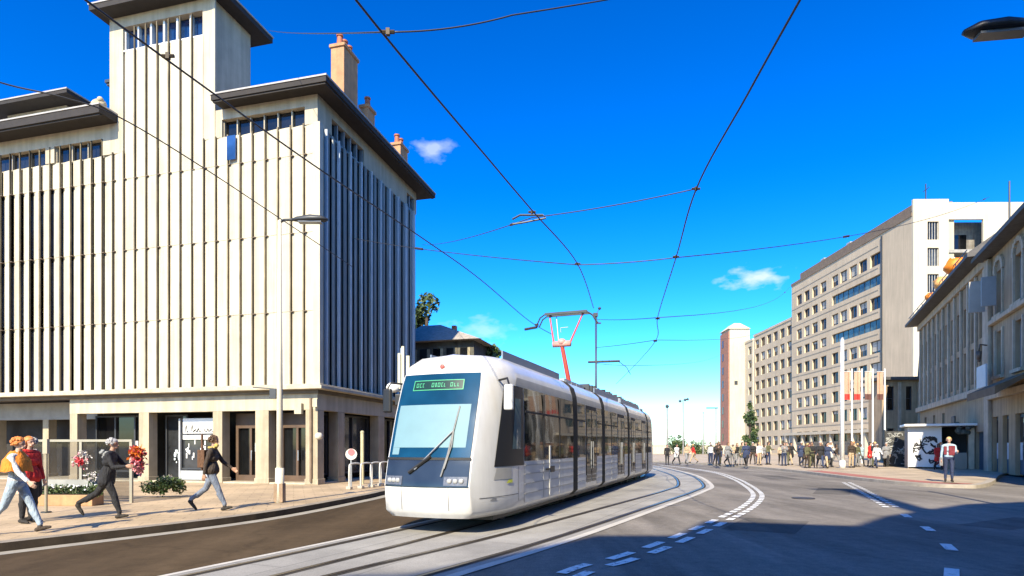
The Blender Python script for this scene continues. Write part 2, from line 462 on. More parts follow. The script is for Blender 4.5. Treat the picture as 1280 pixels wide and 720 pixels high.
# tower
tw = MB()
tw.box(-9.86, -4.75, .30, 2.29, 14.5, 19.45)
tw.box(-9.86, -4.75, 0, .30, 18.98, 19.45)
tw.box(-5.2, -4.75, 0, .30, 13.75, 18.98); tw.box(-9.86, -9.16, 0, .30, 13.75, 18.98)
tw.box(-9.16, -5.2, .09, .30, 13.75, 18.02)
tw.build('tower_wall', concrete, lb)
m = MB(); m.box(-9.15, -5.21, .27, .298, 18.03, 18.97)
m.build('window', win_blue, lb)
m = MB()
for k in range(7):
    x = -9.15+k*(3.94/6)
    m.box(x-.045, x+.045, .1, .26, 18.02, 18.98)
m.box(-9.16, -5.2, .02, .29, 17.96, 18.02)
m.build('window_frame', white_paint, lb)
# roofs: dark overhanging slabs with a thin zinc edge
def eave(name, x0, x1, y0, y1, z, th=.2, up=.5, parent=lb):
    m = MB()
    m.box(x0, x1, y0, y1, z, z+th, 0)
    m.box(x0-.03, x1+.03, y0-.03, y1+.03, z+th, z+th+.06, 1)
    ins = min(x1-x0, y1-y0)*.42
    rings = [[(x0,y0,z+th+.062),(x1,y0,z+th+.062),(x1,y1,z+th+.062),(x0,y1,z+th+.062)], [(x0+ins,y0+ins,z+th+up),(x1-ins,y0+ins,z+th+up),(x1-ins,y1-ins,z+th+up),(x0+ins,y1-ins,z+th+up)]]
    m.loft(rings, 2)
    # rafters under the soffit
    return m.build(name, [eave_dark, eave_edge, roof_zinc], parent)
eave('roof', -4.25, .76, -.65, 10.1, 14.86, .2, .5)
eave('roof', XL-.5, -9.45, -.85, 9.8, 15.02, .32, .35)
eave('tower_roof', -10.2, -4.15, -.65, 3.0, 19.42, .22, .3)
m = MB()
m.box(-4.2, .7, -.6, -.50, 14.79, 14.857); m.box(.58, .7, -.498, 10.0, 14.79, 14.857); m.box(XL, -9.5, -.78, -.66, 14.95, 15.017)
m.build('gutter_board', eave_dark, lb)
# penthouse
ph = obox('penthouse_wall', concrete, lb, (-18.6, -14.9, 2.2, 6.0, 15.2, 17.75))
eave('penthouse_roof', -19.5, -13.9, 1.4, 6.8, 17.77, .16, .25)
obox('vent', steel_dark, lb, (-18.4, -17.8, 2.02, 2.198, 16.8, 17.3))
# roof-edge corner ornament at the left wing end
m = MB(); m.ball((-9.75, -.6, 15.5), .22, sx=1.6, sy=1); m.ball((-9.55, -.7, 15.62), .12)
m.build('finial', mat('weathered_stone', (.5, .42, .28), .9, var=.4), lb, smooth=True)
obox('lamp', steel_dark, lb, (-10.35, -9.87, .3, .45, 16.9, 17.0), (-10.4, -10.15, .25, .5, 17.0, 17.12))
# fins
rf = random.Random(3)
def blade(m, x, z0, z1, w, ang, y=0.0, th=.06, mi=0, bend=0):
    M = Matrix.Translation((x, y, 0)) @ Matrix.Rotation(ang, 4, 'Z')
    m.box(-w/2, w/2, 0, th, z0, z1, mi, M)
m = MB(); x = -.30; pitch = .568; xs = []
while x > XL+.2:
    xs.append(x); x -= pitch
for i, x in enumerate(xs):
    tower = -9.6 < x < -4.75
    left = x < -9.9
    top = 17.95 if -9.1 < x < -5.2 else (19.4 if tower else 13.74)
    ang = R(-7+rf.uniform(-1.5, 1.5)); w = .50
    if left:
        t = min(1, (-9.9-x)/3.0); ang = R(-7-7*t+rf.uniform(-3, 3)); w = .50-.06*t
    segs = [(ZL+.22, 6.635), (6.65, 9.635), (9.65, 12.615), (12.63, top)] if not (tower and x < -9.2) else [(ZL+.22, 13.74)]
    for (a0, a1) in segs:
        if left and a0 > 12: w2, an2 = .5, R(-8)
        else: w2, an2 = w, ang+R(rf.uniform(-.6, .6))
        if 10 < i+3 < 13 and rf.random() < .35: an2 += R(9)
        blade(m, x, a0, a1, w2, an2, .0 if not left else .05)
m.build('facade_fins', fin_white, lb)
# thin ribs whose brown stands for the shadow between fins; floor clips
m = MB()
for x in xs:
    xx = x-pitch/2
    if xx > -9.7: 
        m.box(xx-.026, xx+.026, -.05, .0, ZL+.22, 13.8 if not (-9.1 < xx < -5.2) else 18.9)
    else:
        m.box(xx-.015, xx+.015, -.04, .02, ZL+.22, 14.44)
m.build('fin_edge', mat('fin_gap_shade', (.26, .21, .125), .8, var=.5, scale=1.2, island=.75), lb)
m = MB()
for x in xs:
    for z in (6.62, 9.62, 12.6):
        m.box(x-.26, x-.15, -.05, .06, z, z+.03)
m.build('floor_clip_shade', mat('clip_shade_brown', (.14, .10, .07), .8), lb)['kind'] = 'stuff'  # dark floor clips, also standing for small sill shadows between the fins
# glazing behind the open fins
m = MB()
for k in range(12):
    x0 = XL+.3+k*1.14
    m.box(x0, x0+1.06, .205, .235, ZL+.3, 6.5, k % 3 == 1); m.box(x0, x0+1.06, .205, .235, 6.8, 9.5, k % 4 == 0); m.box(x0, x0+1.06, .205, .235, 9.8, 12.5, (k+1) % 4 == 0)
m.build('glazing', [win_pale, win_dark], lb)
# top strip windows: dark panes with mullions
def strip(x0, x1, n, z0=13.76, z1=14.44):
    w = MB(); w.box(x0, x1, .2, .23, z0, z1)
    wo = w.build('window', win_dark, lb)
    f = MB()
    for k in range(n+1):
        x = x0+(x1-x0)*k/n
        f.box(x-.022, x+.022, .1, .198, z0, z1)
    f.box(x0-.02, x1+.02, .1, .196, z0-.05, z0); f.build('frame', concrete, wo)
strip(-4.27, -.56, 6); strip(-12.84, -10.26, 3); strip(-18.4, -13.36, 5); strip(-23.5, -18.9, 5)
obox('open_window', win_blue, lb, (-3.95, -3.55, -.13, -.10, 12.75, 13.7))
# right-hand face: closely set fins, this face's shade put into their grey
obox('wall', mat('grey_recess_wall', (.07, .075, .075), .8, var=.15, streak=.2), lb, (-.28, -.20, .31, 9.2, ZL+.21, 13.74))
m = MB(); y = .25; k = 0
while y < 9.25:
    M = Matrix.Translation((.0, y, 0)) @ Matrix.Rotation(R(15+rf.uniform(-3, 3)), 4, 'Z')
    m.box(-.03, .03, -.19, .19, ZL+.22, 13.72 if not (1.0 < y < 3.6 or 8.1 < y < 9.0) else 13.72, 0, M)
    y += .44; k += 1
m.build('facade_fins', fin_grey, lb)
m = MB()
y = .48
while y < 9.2:
    m.box(.0, .13, y-.02, y+.02, ZL+.22, 13.74); y += .92
m.build('fin_edge', mat('light_steel_edge', (.62, .65, .65), .45, var=.1), lb)
obox('corner_post', fin_white, lb, (-.12, .17, -.12, .14, ZL+.22, 13.74))
for y0, y1 in ((1.0, 3.6), (8.1, 9.0)):
    w = MB(); w.box(-.25, -.20, y0, y1, 13.76, 14.44); wo = w.build('window', win_dark, lb)
    f = MB()
    nn = max(2, int((y1-y0)/.5))
    for q in range(nn+1):
        yy = y0+(y1-y0)*q/nn; f.box(-.198, -.05, yy-.03, yy+.03, 13.76, 14.44)
    f.box(-.198, -.05, y0-.03, y1+.03, 13.70, 13.76)
    f.build('frame', frame_grey, wo)
# ledge
m = MB(); m.box(XL, .42, -.42, .30, ZL, ZL+.13); m.box(.0, .42, .30, 9.6, ZL, ZL+.13); m.box(XL, .30, -.30, .3, ZL+.132, ZL+.2); m.box(-.3, .30, .3, 9.5, ZL+.132, ZL+.2)
m.build('ledge', concrete, lb, bevel=.015)
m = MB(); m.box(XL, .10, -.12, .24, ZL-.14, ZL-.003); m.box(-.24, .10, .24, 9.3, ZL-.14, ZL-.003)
m.build('ledge_moulding', mat('ledge_painted_shadow', (.16, .13, .095), .8), lb)  # moulding whose dark colour stands for the shadow under the ledge
# ground floor: beam, pillars, recess
LX = -12.0
m = MB(); m.box(LX, 0, .0, .35, 2.86, ZL-.143); m.box(-.35, 0, .35, 9.3, 2.86, ZL-.143)
m.build('beam', concrete, lb)
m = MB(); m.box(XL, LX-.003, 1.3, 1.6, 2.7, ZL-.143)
m.build('beam', mat('beam_painted_shade', (.30, .285, .26), .8, var=.2), lb)  # recessed beam, its shade mixed into a darker grey
def pillar(x0, x1, y0, y1):
    m = MB(); m.box(x0, x1, y0, y1, 0.0, 2.857); m.box(x0-.03, x1+.03, y0-.03, y1+.03, 0, .22)
    return m.build('pillar', mat('pillar_render', (.47, .39, .265), .85, var=.2, scale=1.6, streak=.25, fine=.1), lb, bevel=.015)
for x0, x1 in ((-12.0, -11.6), (-8.35, -7.85), (-4.72, -4.28), (-2.75, -2.15), (-.52, -.0)):
    pillar(x0, x1, .002, .45)
for y0, y1 in ((1.5, 2.0), (5.0, 5.6), (8.75, 9.25)):
    pillar(-.45, -.002, y0, y1)
for x in (-22.5, -18.3, -15.2): pillar(x, x+.35, 1.302, 1.7)
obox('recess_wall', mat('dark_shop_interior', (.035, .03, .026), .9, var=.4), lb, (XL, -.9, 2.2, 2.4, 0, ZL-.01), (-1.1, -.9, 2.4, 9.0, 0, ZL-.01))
obox('floor_slab', concrete, lb, (XL, -.001, .01, 9.3, -.14, .06))
# shop fronts
def shopwin(x0, x1, z0, z1, y=.9, n=2, along='x', glassm=win_dark):
    w = MB()
    if along == 'x': w.box(x0, x1, y+.02, y+.05, z0, z1)
    else: w.box(y-.05, y-.02, x0, x1, z0, z1)
    wo = w.build('shop_window', glassm, lb); f = MB()
    for k in range(n+1):
        q = x0+(x1-x0)*k/n
        if along == 'x': f.box(q-.04, q+.04, y-.06, y+.018, z0, z1)
        else: f.box(y-.018, y+.06, q-.04, q+.04, z0, z1)
    for z in (z0, z1-.07):
        if along == 'x': f.box(x0+.04, x1-.04, y-.055, y+.017, z, z+.07)
        else: f.box(y-.017, y+.055, x0+.04, x1-.04, z, z+.07)
    f.build('frame', frame_dark, wo)
    return wo
shopwin(-11.55, -8.4, .35, 2.8, n=3); shopwin(-7.8, -6.75, .06, 2.8, n=1)
s = shopwin(-6.7, -4.75, .5, 2.0, y=.55, n=1)
obox('shop_sill', frame_grey, lb, (-6.75, -4.74, .45, .75, .08, .46), bevel=.01)
obox('mullion', frame_grey, lb, (-6.78, -6.70, .44, .62, .08, 2.62))
door_wood = mat('brown_door', (.10, .06, .035), .6, var=.3)
for x0, x1 in ((-4.2, -2.8), (-2.1, -.6)):
    d = obox('door', door_wood, lb, (x0, x0+.12, .7, .85, .06, 2.8), (x1-.12, x1, .7, .85, .06, 2.8), (x0+.12, x1-.12, .7, .85, 2.2, 2.8), (x0+.12, x1-.12, .7, .85, .06, .3), ((x0+x1)/2-.05, (x0+x1)/2+.05, .7, .85, .3, 2.2))
    obox('pane', win_dark, d, (x0+.12, x1-.12, .80, .83, .3, 2.2))
    obox('handle', steel, d, ((x0+x1)/2+.07, (x0+x1)/2+.10, .62, .66, .9, 1.3))
obox('door_notice', white_paint, lb, (-3.35, -3.15, .775, .795, 1.25, 1.6))
for y0, y1 in ((.1, 1.45), (2.05, 4.95), (5.65, 8.7)):
    shopwin(y0+.45 if y0 < .2 else y0, y1, .3, 2.8, y=-.55, n=1 if y0 < 1 else 2, along='y')
# white poster with black hand lettering
m = MB(); m.box(-6.62, -4.76, .50, .53, 1.75, 2.62)
po = m.build('poster', white_paint, lb)
m = MB(); rs = random.Random(5); x = -6.5
while x < -4.95:
    h = rs.choice((.12, .16, .3)); pts = [(x, .492, 2.05+rs.uniform(-.03, .06)), (x+.05, .492, 2.05+h), (x+.1, .492, 2.04), (x+.16, .492, 2.1+rs.uniform(0, .1))]
    m.tube(catmull(pts, 4), .014, 5); x += rs.choice((.15, .17, .3))
m.tube(catmull([(-6.4, .492, 1.93), (-5.9, .492, 1.98), (-5.5, .492, 1.93)], 6), .012, 5)
m.build('lettering', black, po)
# goods and stickers behind the pane
m = MB(); rs = random.Random(9)
for k in range(26):
    x = rs.uniform(-6.55, -4.95); z = rs.uniform(.9, 1.7); w = rs.uniform(.03, .1); h = rs.uniform(.05, .22)
    m.box(x, x+w, .553+.0007*k, .5535+.0007*k, z, z+h)
m.build('window_sticker', mat('white_sticker', (.72, .70, .66), .6, var=.2), s)
m = MB()
for k in range(18):
    x = rs.uniform(-7.5, -6.9); z = rs.uniform(.75, 1.35); w = rs.uniform(.04, .14)
    m.box(x, x+w, .905+.0006*k, .9055+.0006*k, z, z+w*1.2)
m.build('window_sticker', mat('pale_blue_sticker', (.6, .68, .70), .6), lb)
for (x, c, z1, n_) in ((-8.95, (.55, .03, .02), 2.1, 'red'), (-9.35, (.6, .5, .46), 1.7, 'pink')):
    obox('shop_banner', mat('banner_'+n_, c, .7), lb, (x, x+.14, .79, .82, .6, z1))
# chimneys
def chimney(x0, x1, y0, y1, z1, npots):
    m = MB(); m.box(x0, x1, y0, y1, 15.2, z1); m.box(x0-.06, x1+.06, y0-.06, y1+.06, z1-.02, z1+.12)
    c = m.build('chimney', brick_terra, lb, bevel=.02)
    for k in range(npots):
        yy = y0+(y1-y0)*(k+.5)/npots; p = MB()
        p.tube([((x0+x1)/2, yy, z1+.12), ((x0+x1)/2, yy, z1+.55)], .15, 10, r2=.11)
        p.tube([((x0+x1)/2, yy, z1+.55), ((x0+x1)/2, yy, z1+.62)], .15, 10)
        p.build('chimney_pot', pot_terra, c, smooth=True, auto=40)
chimney(-1.25, -.62, 3.0, 4.2, 18.75, 3); chimney(-.95, -.55, 5.0, 5.7, 17.2, 1); chimney(-1.0, -.4, 8.2, 9.1, 17.0, 2)
# downpipe and camera boxes by the corner
m = MB(); m.tube([(-.25, -.06, .1), (-.25, -.06, 3.3)], .05, 8)
m.build('downpipe', mat('rusty_pipe', (.2, .14, .09), .7, var=.4), lb)
m = MB(); m.ball((.12, -.1, 1.85), .15); m.build('wall_lantern', mat('cream_lamp', (.6, .55, .45), .5), lb, smooth=True)
obox('alarm_box', concrete, lb, (-.1, .1, -.2, -.04, 2.95, 3.25)); obox('meter_box', concrete, lb, (-.9, -.6, -.16, -.02, 2.7, 3.1))
# ------------------------------------------------------------------ the tram
tram_white = mat('tram_white_lacquer', (.63, .62, .59), .28, var=.08, scale=1.2, streak=.10, coat=.4)
tram_grey = mat('tram_silver_panel', (.56, .555, .53), .45, 0, var=.08, scale=1.5, streak=.12)
tram_band = mat('tram_grey_band', (.36, .35, .32), .5, 0, var=.08, streak=.1)
tram_glass = glass('tram_side_glass', (.008, .009, .009), .04, .25, rand=False)
screen_glass = glass('windscreen_glass', (.006, .045, .088), .07, .6, .35, rand=False)
screen_low = glass('smoked_front_panel', (.022, .028, .035), .10, .6, rand=False)
reflection_mat = mat('pale_reflection_paint', (.15, .27, .31), .6, var=.08)  # pale tone of a building mirrored in the windscreen
red_paint = mat('pantograph_red', (.62, .10, .07), .5, var=.2)
lamp_glass = mat('headlamp_glass', (.16, .16, .16), .2, .3, var=.35, scale=20)
roof_unit = mat('roof_unit_grey', (.30, .34, .38), .5, .2, var=.15)

tram = thing('tram', 'long white articulated tram with dark windscreen and raised red pantograph', 'tram', (-1.56, 10.9, 0), R(-20.5))
FP = [(.30, .13), (.45, .03), (.9, .0), (1.3, .09), (2.2, .38), (2.95, .66), (3.18, .80), (3.36, 1.02), (3.44, 1.25)]
XP = [(.30, .90), (.42, 1.0), (.9, 1.0), (2.2, 1.0), (2.75, .985), (2.95, .97), (3.18, .91), (3.36, .74), (3.44, .0)]
def lerp(tab, z):
    for (a, fa), (b, fb) in zip(tab, tab[1:]):
        if z <= b: return fa+(fb-fa)*max(0, (z-a)/(b-a))
    return tab[-1][1]
TL = 23.5
def wd(d): return 1.2-.33*max(0, 1-d/1.6)**2.2
def dy(d, z): return d+lerp(FP, z)*max(0, 1-d/1.9)
def side_x(y, z):
    if y > TL/2: y = TL-y
    f = lerp(FP, z); d = (y-f)/(1-f/1.9)
    if d > 1.9: d = y
    return wd(max(d, 0))*lerp(XP, z)
ZS = [.30, .36, .42, .7, .9, 1.3, 1.75, 2.2, 2.6, 2.75, 2.86, 2.95, 3.07, 3.18, 3.28, 3.36, 3.41, 3.435]
def ring(d, flip=False):
    pts = []
    for z in ZS: pts.append((wd(d)*max(.001, lerp(XP, z)), z))
    out = []
    for x, z in pts: out.append((x, dy(d, z), z))
    for x, z in reversed(pts): out.append((-x, dy(d, z), z))
    if flip: out = [(-x, TL-y, z) for x, y, z in out]
    return out
def front_y(xf, z): return lerp(FP, z)-.11*(1-xf*xf)
def section(d0, d1, cab=None):
    m = MB()
    if cab:
        ds = [0, .04, .1, .2, .35, .55, .8, 1.1, 1.4, 1.7, 1.95, d1]
        m.loft([ring(d, cab == 'rear') for d in ds], cap=False)
        w0 = wd(0); fx = [-1, -.85, -.6, -.2, .2, .6, .85, 1]
        vs = []; n = len(fx)
        for z in ZS:
            for q in fx:
                x = q*w0*lerp(XP, z); y = front_y(q, z)
                vs.append((x, y, z) if cab != 'rear' else (-x, TL-y, z))
        fs = []
        for i in range(len(ZS)-1):
            for k in range(n-1): fs.append((i*n+k, i*n+k+1, (i+1)*n+k+1, (i+1)*n+k))
        m.add(vs, fs)
    else:
        m.loft([ring(2.0) if 0 else [(x, dd, z) for x, y, z in ring(5.0) for dd in (q,)] for q in (d0, d1)], cap=True)
    return m
def weld(o, dist=.002):
    bm = bmesh.new(); bm.from_mesh(o.data); bmesh.ops.remove_doubles(bm, verts=bm.verts, dist=dist)
    bmesh.ops.recalc_face_normals(bm, faces=bm.faces); bm.to_mesh(o.data); bm.free()
GAS = [6.14, 9.8, 14.7, 20.2]
ends = [0]+[g_ for g_ in GAS]+[TL]
o = section(0, GAS[0]-.23, 'front').build('cab_section', tram_white, tram, smooth=True); weld(o, .004); o.data.set_sharp_from_angle(angle=R(50))
for a_, b_ in zip(GAS[:-1], GAS[1:]):
    o = section(a_+.23, b_-.23).build('middle_section', tram_white, tram, smooth=True, auto=50)
o = section(0, TL-GAS[-1]-.23, 'rear').build('rear_section', tram_white, tram, smooth=True); weld(o, .004); o.data.set_sharp_from_angle(angle=R(50))
for g_ in GAS:
    m = MB(); rings = []
    for k in range(9):
        y = g_-.232+.464*k/8; s = 1.006 if k % 2 == 0 else .985
        rings.append([(x*s, y, .30+(z-.3)*(1.004 if k % 2 == 0 else .985)) for x, _, z in ring(5.0)])
    m.loft(rings); m.build('bellows', rubber, tram)
def patch(m, y0, y1, z0, z1, off=.006, side=1, ny=6, nz=4, y0t=None, mi=0):
    vs = []; y0t = y0 if y0t is None else y0t
    for i in range(nz+1):
        z = z0+(z1-z0)*i/nz
        ya = y0+(y0t-y0)*i/nz
        for k in range(ny+1):
            y = ya+(y1-ya)*k/ny
            vs.append((side*(side_x(y, z)+off), y, z))
    n = ny+1; fs = []
    for i in range(nz):
        for k in range(ny):
            q = (i*n+k, i*n+k+1, (i+1)*n+k+1, (i+1)*n+k)
            fs.append(q if side > 0 else q[::-1])
    m.add(vs, fs, mi)
def spatch(name, mt, parent, *args, **kw):
    m = MB(); patch(m, *args, **kw); return m.build(name, mt, parent, smooth=True)
rt = random.Random(11)
for side in (1, -1):
    # cab side glass, running into the black pillar
    m = MB()
    patch(m, .62, 1.92, 1.22, 2.80, .007, side, 10, 8, y0t=1.08)
    w = m.build('cab_side_window', black, tram, smooth=True)
    spatch('pane', mat('cab_door_glass', (.10, .14, .14), .08, var=.3), w, 1.28, 1.74, 1.55, 2.55, .012, side, 4, 4, 1.45)
    spatch('corner_grille', tram_band, tram, .60, 1.25, .98, 1.20, .006, side, 6, 3, .70)
    spatch('cantrail_band', tram_band, tram, 1.5, GAS[0]-.24, 2.815, 2.98, .006, side, 14, 3, 1.62)
    spans = [(1.96, GAS[0]-.24)]+[(a_+.24, b_-.24) for a_, b_ in zip(GAS[:-1], GAS[1:])]+[(GAS[-1]+.24, TL-1.9)]
    for k, (a_, b_) in enumerate(spans):
        if k: spatch('cantrail_band', tram_band, tram, a_, b_, 2.815, 2.98, .006, side, 8, 3)
        doors = {0: [], 1: [(7.35, 8.75)], 2: [(12.3, 13.7)], 3: [(15.3, 16.4), (18.3, 19.6)], 4: []}[k]
        segs = []; cur = a_
        for d0, d1 in doors: segs.append((cur, d0-.06)); cur = d1+.06
        segs.append((cur, b_))
        for s0, s1 in segs:
            if s1-s0 < .25: continue
            w = spatch('side_window', tram_glass, tram, s0, s1, 1.30, 2.80, .006, side, 8, 4)
            m = MB()
            nn = max(1, round((s1-s0)/1.25))
            for q in range(1, nn):
                y = s0+(s1-s0)*q/nn; x = side*(side_x(y, 2)+.009)
                m.box(x-.006, x+.006, y-.035, y+.035, 1.34, 2.76)
            xq = side*(side_x((s0+s1)/2, 2)+.009)
            m.box(xq-.005, xq+.005, s0+.04, s1-.04, 2.30, 2.34)
            m.build('mullion', rubber, w)
            pn = spatch('lower_panel', tram_grey, tram, s0, s1, .44, 1.285, .006, side, 6, 4)
            m = MB()
            for z in (.62, .82, 1.02, 1.2):
                m.box(xq-.005, xq+.005, s0+.02, s1-.02, z, z+.022)
            for q in range(1, nn+1):
                if q < nn:
                    y = s0+(s1-s0)*q/nn; m.box(xq-.0035, xq+.0045, y-.01, y+.01, .46, 1.27)
            m.build('panel_rib', mat('panel_rib_grey', (.34, .345, .34), .45, .2, var=.1), pn)
        for d0, d1 in doors:
            dr = spatch('door', rubber, tram, d0, d1, .40, 2.80, .008, side, 2, 4)
            mid = (d0+d1)/2
            for q0, q1 in ((d0+.07, mid-.05), (mid+.05, d1-.07)):
                spatch('door_glass', tram_glass, dr, q0, q1, .55, 2.68, .014, side, 2, 4)
            x = side*(side_x(mid, 1.3)+.03); m = MB()
            for q in (mid-.12, mid+.12): m.tube([(x, q, .95), (x, q, 1.75)], .018, 6)
            m.build('handrail', steel, dr)
    # hand hold / fuel cap sized fittings on the first panel
    m = MB(); y = 3.9; x = side*(side_x(y, 1)+.015); m.box(x-.02, x+.02, y-.16, y+.16, 1.0, 1.14); m.box(x-.015, x+.02, y-.5, y-.16, 1.06, 1.1)
    m.build('latch', black, tram)
    m = MB(); y = 3.75; x = side*(side_x(y, 1)+.012); m.box(x-.008, x+.008, y-.05, y+.05, .46, 1.62)
    m.build('vertical_post', mat('pale_pole', (.6, .6, .56), .4), tram)
    spatch('emblem', mat('yellow_green_mark', (.55, .58, .06), .5), tram, 1.02, 1.28, .90, .96, .010, side, 4, 2, 1.1)
    spatch('grab_slot', mat('slot_grey', (.2, .2, .2), .6), tram, .48, .68, .60, .64, .008, side, 4, 1, .56)
# windscreen and front panels
def fpatch(m, q0, q1, z0, z1, off, nx=10, nz=8, mi=0, shear=0.0):
    w0 = wd(0); vs = []
    for i in range(nz+1):
        z = z0+(z1-z0)*i/nz
        for k in range(nx+1):
            q = q0+(q1-q0)*k/nx+shear*(i/nz-.5)
            vs.append((q*w0*lerp(XP, z), front_y(q, z)-off, z))
    n = nx+1
    m.add(vs, [(i*n+k, i*n+k+1, (i+1)*n+k+1, (i+1)*n+k) for i in range(nz) for k in range(nx)], mi)
def fp(name, mt, parent, *a_, **k_):
    m = MB(); fpatch(m, *a_, **k_); return m.build(name, mt, parent, smooth=True)
seam = mat('seam_grey', (.10, .10, .10), .6, var=.1)
fp('seam', seam, tram, -.99, .99, .862, .874, .006, 12, 1)
for q in (-.55, .55): fp('seam', seam, tram, q-.004, q+.004, .45, .86, .006, 1, 4)
for side in (1, -1):
    spatch('seam', seam, tram, 1.60, 1.615, .40, 1.2, .005, side, 1, 5)
    spatch('seam', seam, tram, .22, 1.59, .655, .667, .005, side, 12, 1)
ws = fp('windscreen', screen_glass, tram, -.96, .96, 1.40, 2.985, .022)
fp('painted_reflection', reflection_mat, ws, -.88, .84, 1.58, 2.38, .026)  # pale patch painted on as the windscreen's reflection
fp('painted_reflection', reflection_mat, ws, -.88, -.70, 1.45, 1.578, .026, 3, 2)
fp('seal', rubber, tram, -.99, .99, 1.355, 1.398, .032, 12, 1)
lp = fp('smoked_panel', screen_low, tram, -.97, .97, .875, 1.353, .020)
for sx, q0, q1 in ((-1, -.95, -.52), (1, .46, .95)):
    h = fp('headlight', lamp_glass, lp, q0, q1, .90, 1.06, .028, 8, 4)
    m = MB()
    for t in (.25, .5, .75):
        q = q0+(q1-q0)*t; z = .98
        m.ball((q*wd(0), front_y(q, z)-.036, z), .05, n=10, sy=.4)
    m.build('lens', mat('lamp_lens', (.5, .5, .48), .12, .3, var=.2), h, smooth=True)
disp_f = fp('display', mat('display_dark', (.01, .035, .025), .3), ws, -.62, .62, 2.66, 2.86, .028, 8, 2)
m = MB()
for (z0, z1, q0, q1) in ((2.66, 2.675, -.62, .62), (2.845, 2.86, -.62, .62), (2.675, 2.845, -.62, -.60), (2.675, 2.845, .60, .62)):
    fpatch(m, q0, q1, z0, z1, .032, 6, 1)
green_led = bpy.data.materials.new('green_led'); green_led.use_nodes = True
gb = green_led.node_tree.nodes['Principled BSDF']; gb.inputs['Base Color'].default_value = (.05, .32, .16, 1)
gb.inputs['Emission Color'].default_value = (.06, .75, .28, 1); gb.inputs['Emission Strength'].default_value = .03
m.build('display_border', green_led, disp_f)
m = MB(); q = -.54; rs = random.Random(21)
while q < .5:
    kind = rs.random(); wq = rs.choice((.035, .05, .06))
    if kind < .8:
        fpatch(m, q, q+wq, 2.72, 2.735, .033, 1, 1); fpatch(m, q, q+.014, 2.735, 2.79, .033, 1, 1)
        if kind < .55: fpatch(m, q, q+wq, 2.79, 2.803, .033, 1, 1)
        if kind < .35: fpatch(m, q+wq-.014, q+wq, 2.735, 2.79, .033, 1, 1)
    q += wq+.028
m.build('lettering', green_led, disp_f)
# wiper with its arm
m = MB()
def fpt(q, z, off): return (q*wd(0), front_y(q, z)-off, z)
m.tube([fpt(.40, 1.06, .05), fpt(.50, 1.45, .06), fpt(.55, 1.9, .05), fpt(.6, 2.34, .03)], .016, 6)
m.tube([fpt(.46, 1.2, .06), fpt(.56, 1.62, .06), fpt(.55, 1.92, .05)], .012, 6)
m.tube([fpt(.54, 1.88, .055), fpt(.2, 1.56, .06), fpt(-.22, 1.18, .05)], .014, 6)
m.build('wiper', mat('wiper_steel', (.30, .30, .29), .4, .4), tram)
m = MB(); m.tube([fpt(.12, 1.42, .05), fpt(-.36, 1.12, .045)], .032, 6)
m.build('wiper_blade', rubber, tram)
m = MB(); m.ball(fpt(.0, 3.13, .02), .05, sy=.4); m.build('roof_emblem', mat('emblem_red', (.5, .12, .1), .5), tram, smooth=True)
# mirrors
for side in (1, -1):
    m = MB()
    x0 = side_x(.9, 2.8); m.tube([(side*(x0-.02), 1.0, 2.86), (side*(x0+.24), .84, 2.88), (side*(x0+.3), .78, 2.75)], .022, 6)
    mr = m.build('mirror_arm', black, tram)
    m = MB(); m.box(side*(x0+.2), side*(x0+.38), .74, .84, 2.28, 2.76); m.build('mirror', tram_white if side > 0 else black, mr, bevel=.03)
    m = MB(); m.box(side*(x0+.22), side*(x0+.36), .842, .848, 2.32, 2.72); m.build('mirror_glass', steel, mr)
# roof gear: fairings each side of the units, boxes and cables
for y0, y1, h in ((3.4, 5.7, 3.60), (6.7, 9.0, 3.52), (10.9, 14.2, 3.62), (15.3, 19.6, 3.60), (20.8, 21.8, 3.52)):
    m = MB(); m.box(-.74, .74, y0, y1, 3.30, h)
    for q in range(int((y1-y0)/.6)):
        m.box(.738, .76, y0+.1+q*.6, y0+.52+q*.6, 3.40, h-.04)
    m.build('roof_unit', roof_unit, tram, bevel=.03)
for side in (1, -1):
    for y0, y1 in ((1.7, 5.85), (10.1, 14.4), (15.0, 19.9)):
        obox('roof_fairing', mat('fairing_blue_grey', (.20, .25, .32), .45, .1, var=.1), tram, (side*.80, side*.83, y0, y1, 3.22, 3.55))
rs = random.Random(4)
for k in range(22):
    y = 10.2+k*.5; m = MB(); m.box(.3+rs.uniform(-.1, .2), .62, y, y+rs.uniform(.1, .3), 3.5, 3.68+rs.uniform(0, .08)); m.build('roof_fitting', steel_dark, tram)
# underframe and bogies
m = MB(); m.box(-.95, .95, .9, TL-.9, .20, .36); m.build('underframe', black, tram)
for y in (3.2, 8.0, 12.4, 17.4, 21.4):
    m = MB(); m.box(-.85, .85, y-1.0, y+1.0, .22, .5)
    bo = m.build('bogie', black, tram)
    for yy in (y-.8, y+.8):
        for x in (-.5, .5):
            w = MB(); w.tube([(x-.06, yy, .31), (x+.06, yy, .31)], .295, 18); w.build('wheel', steel_dark, bo)
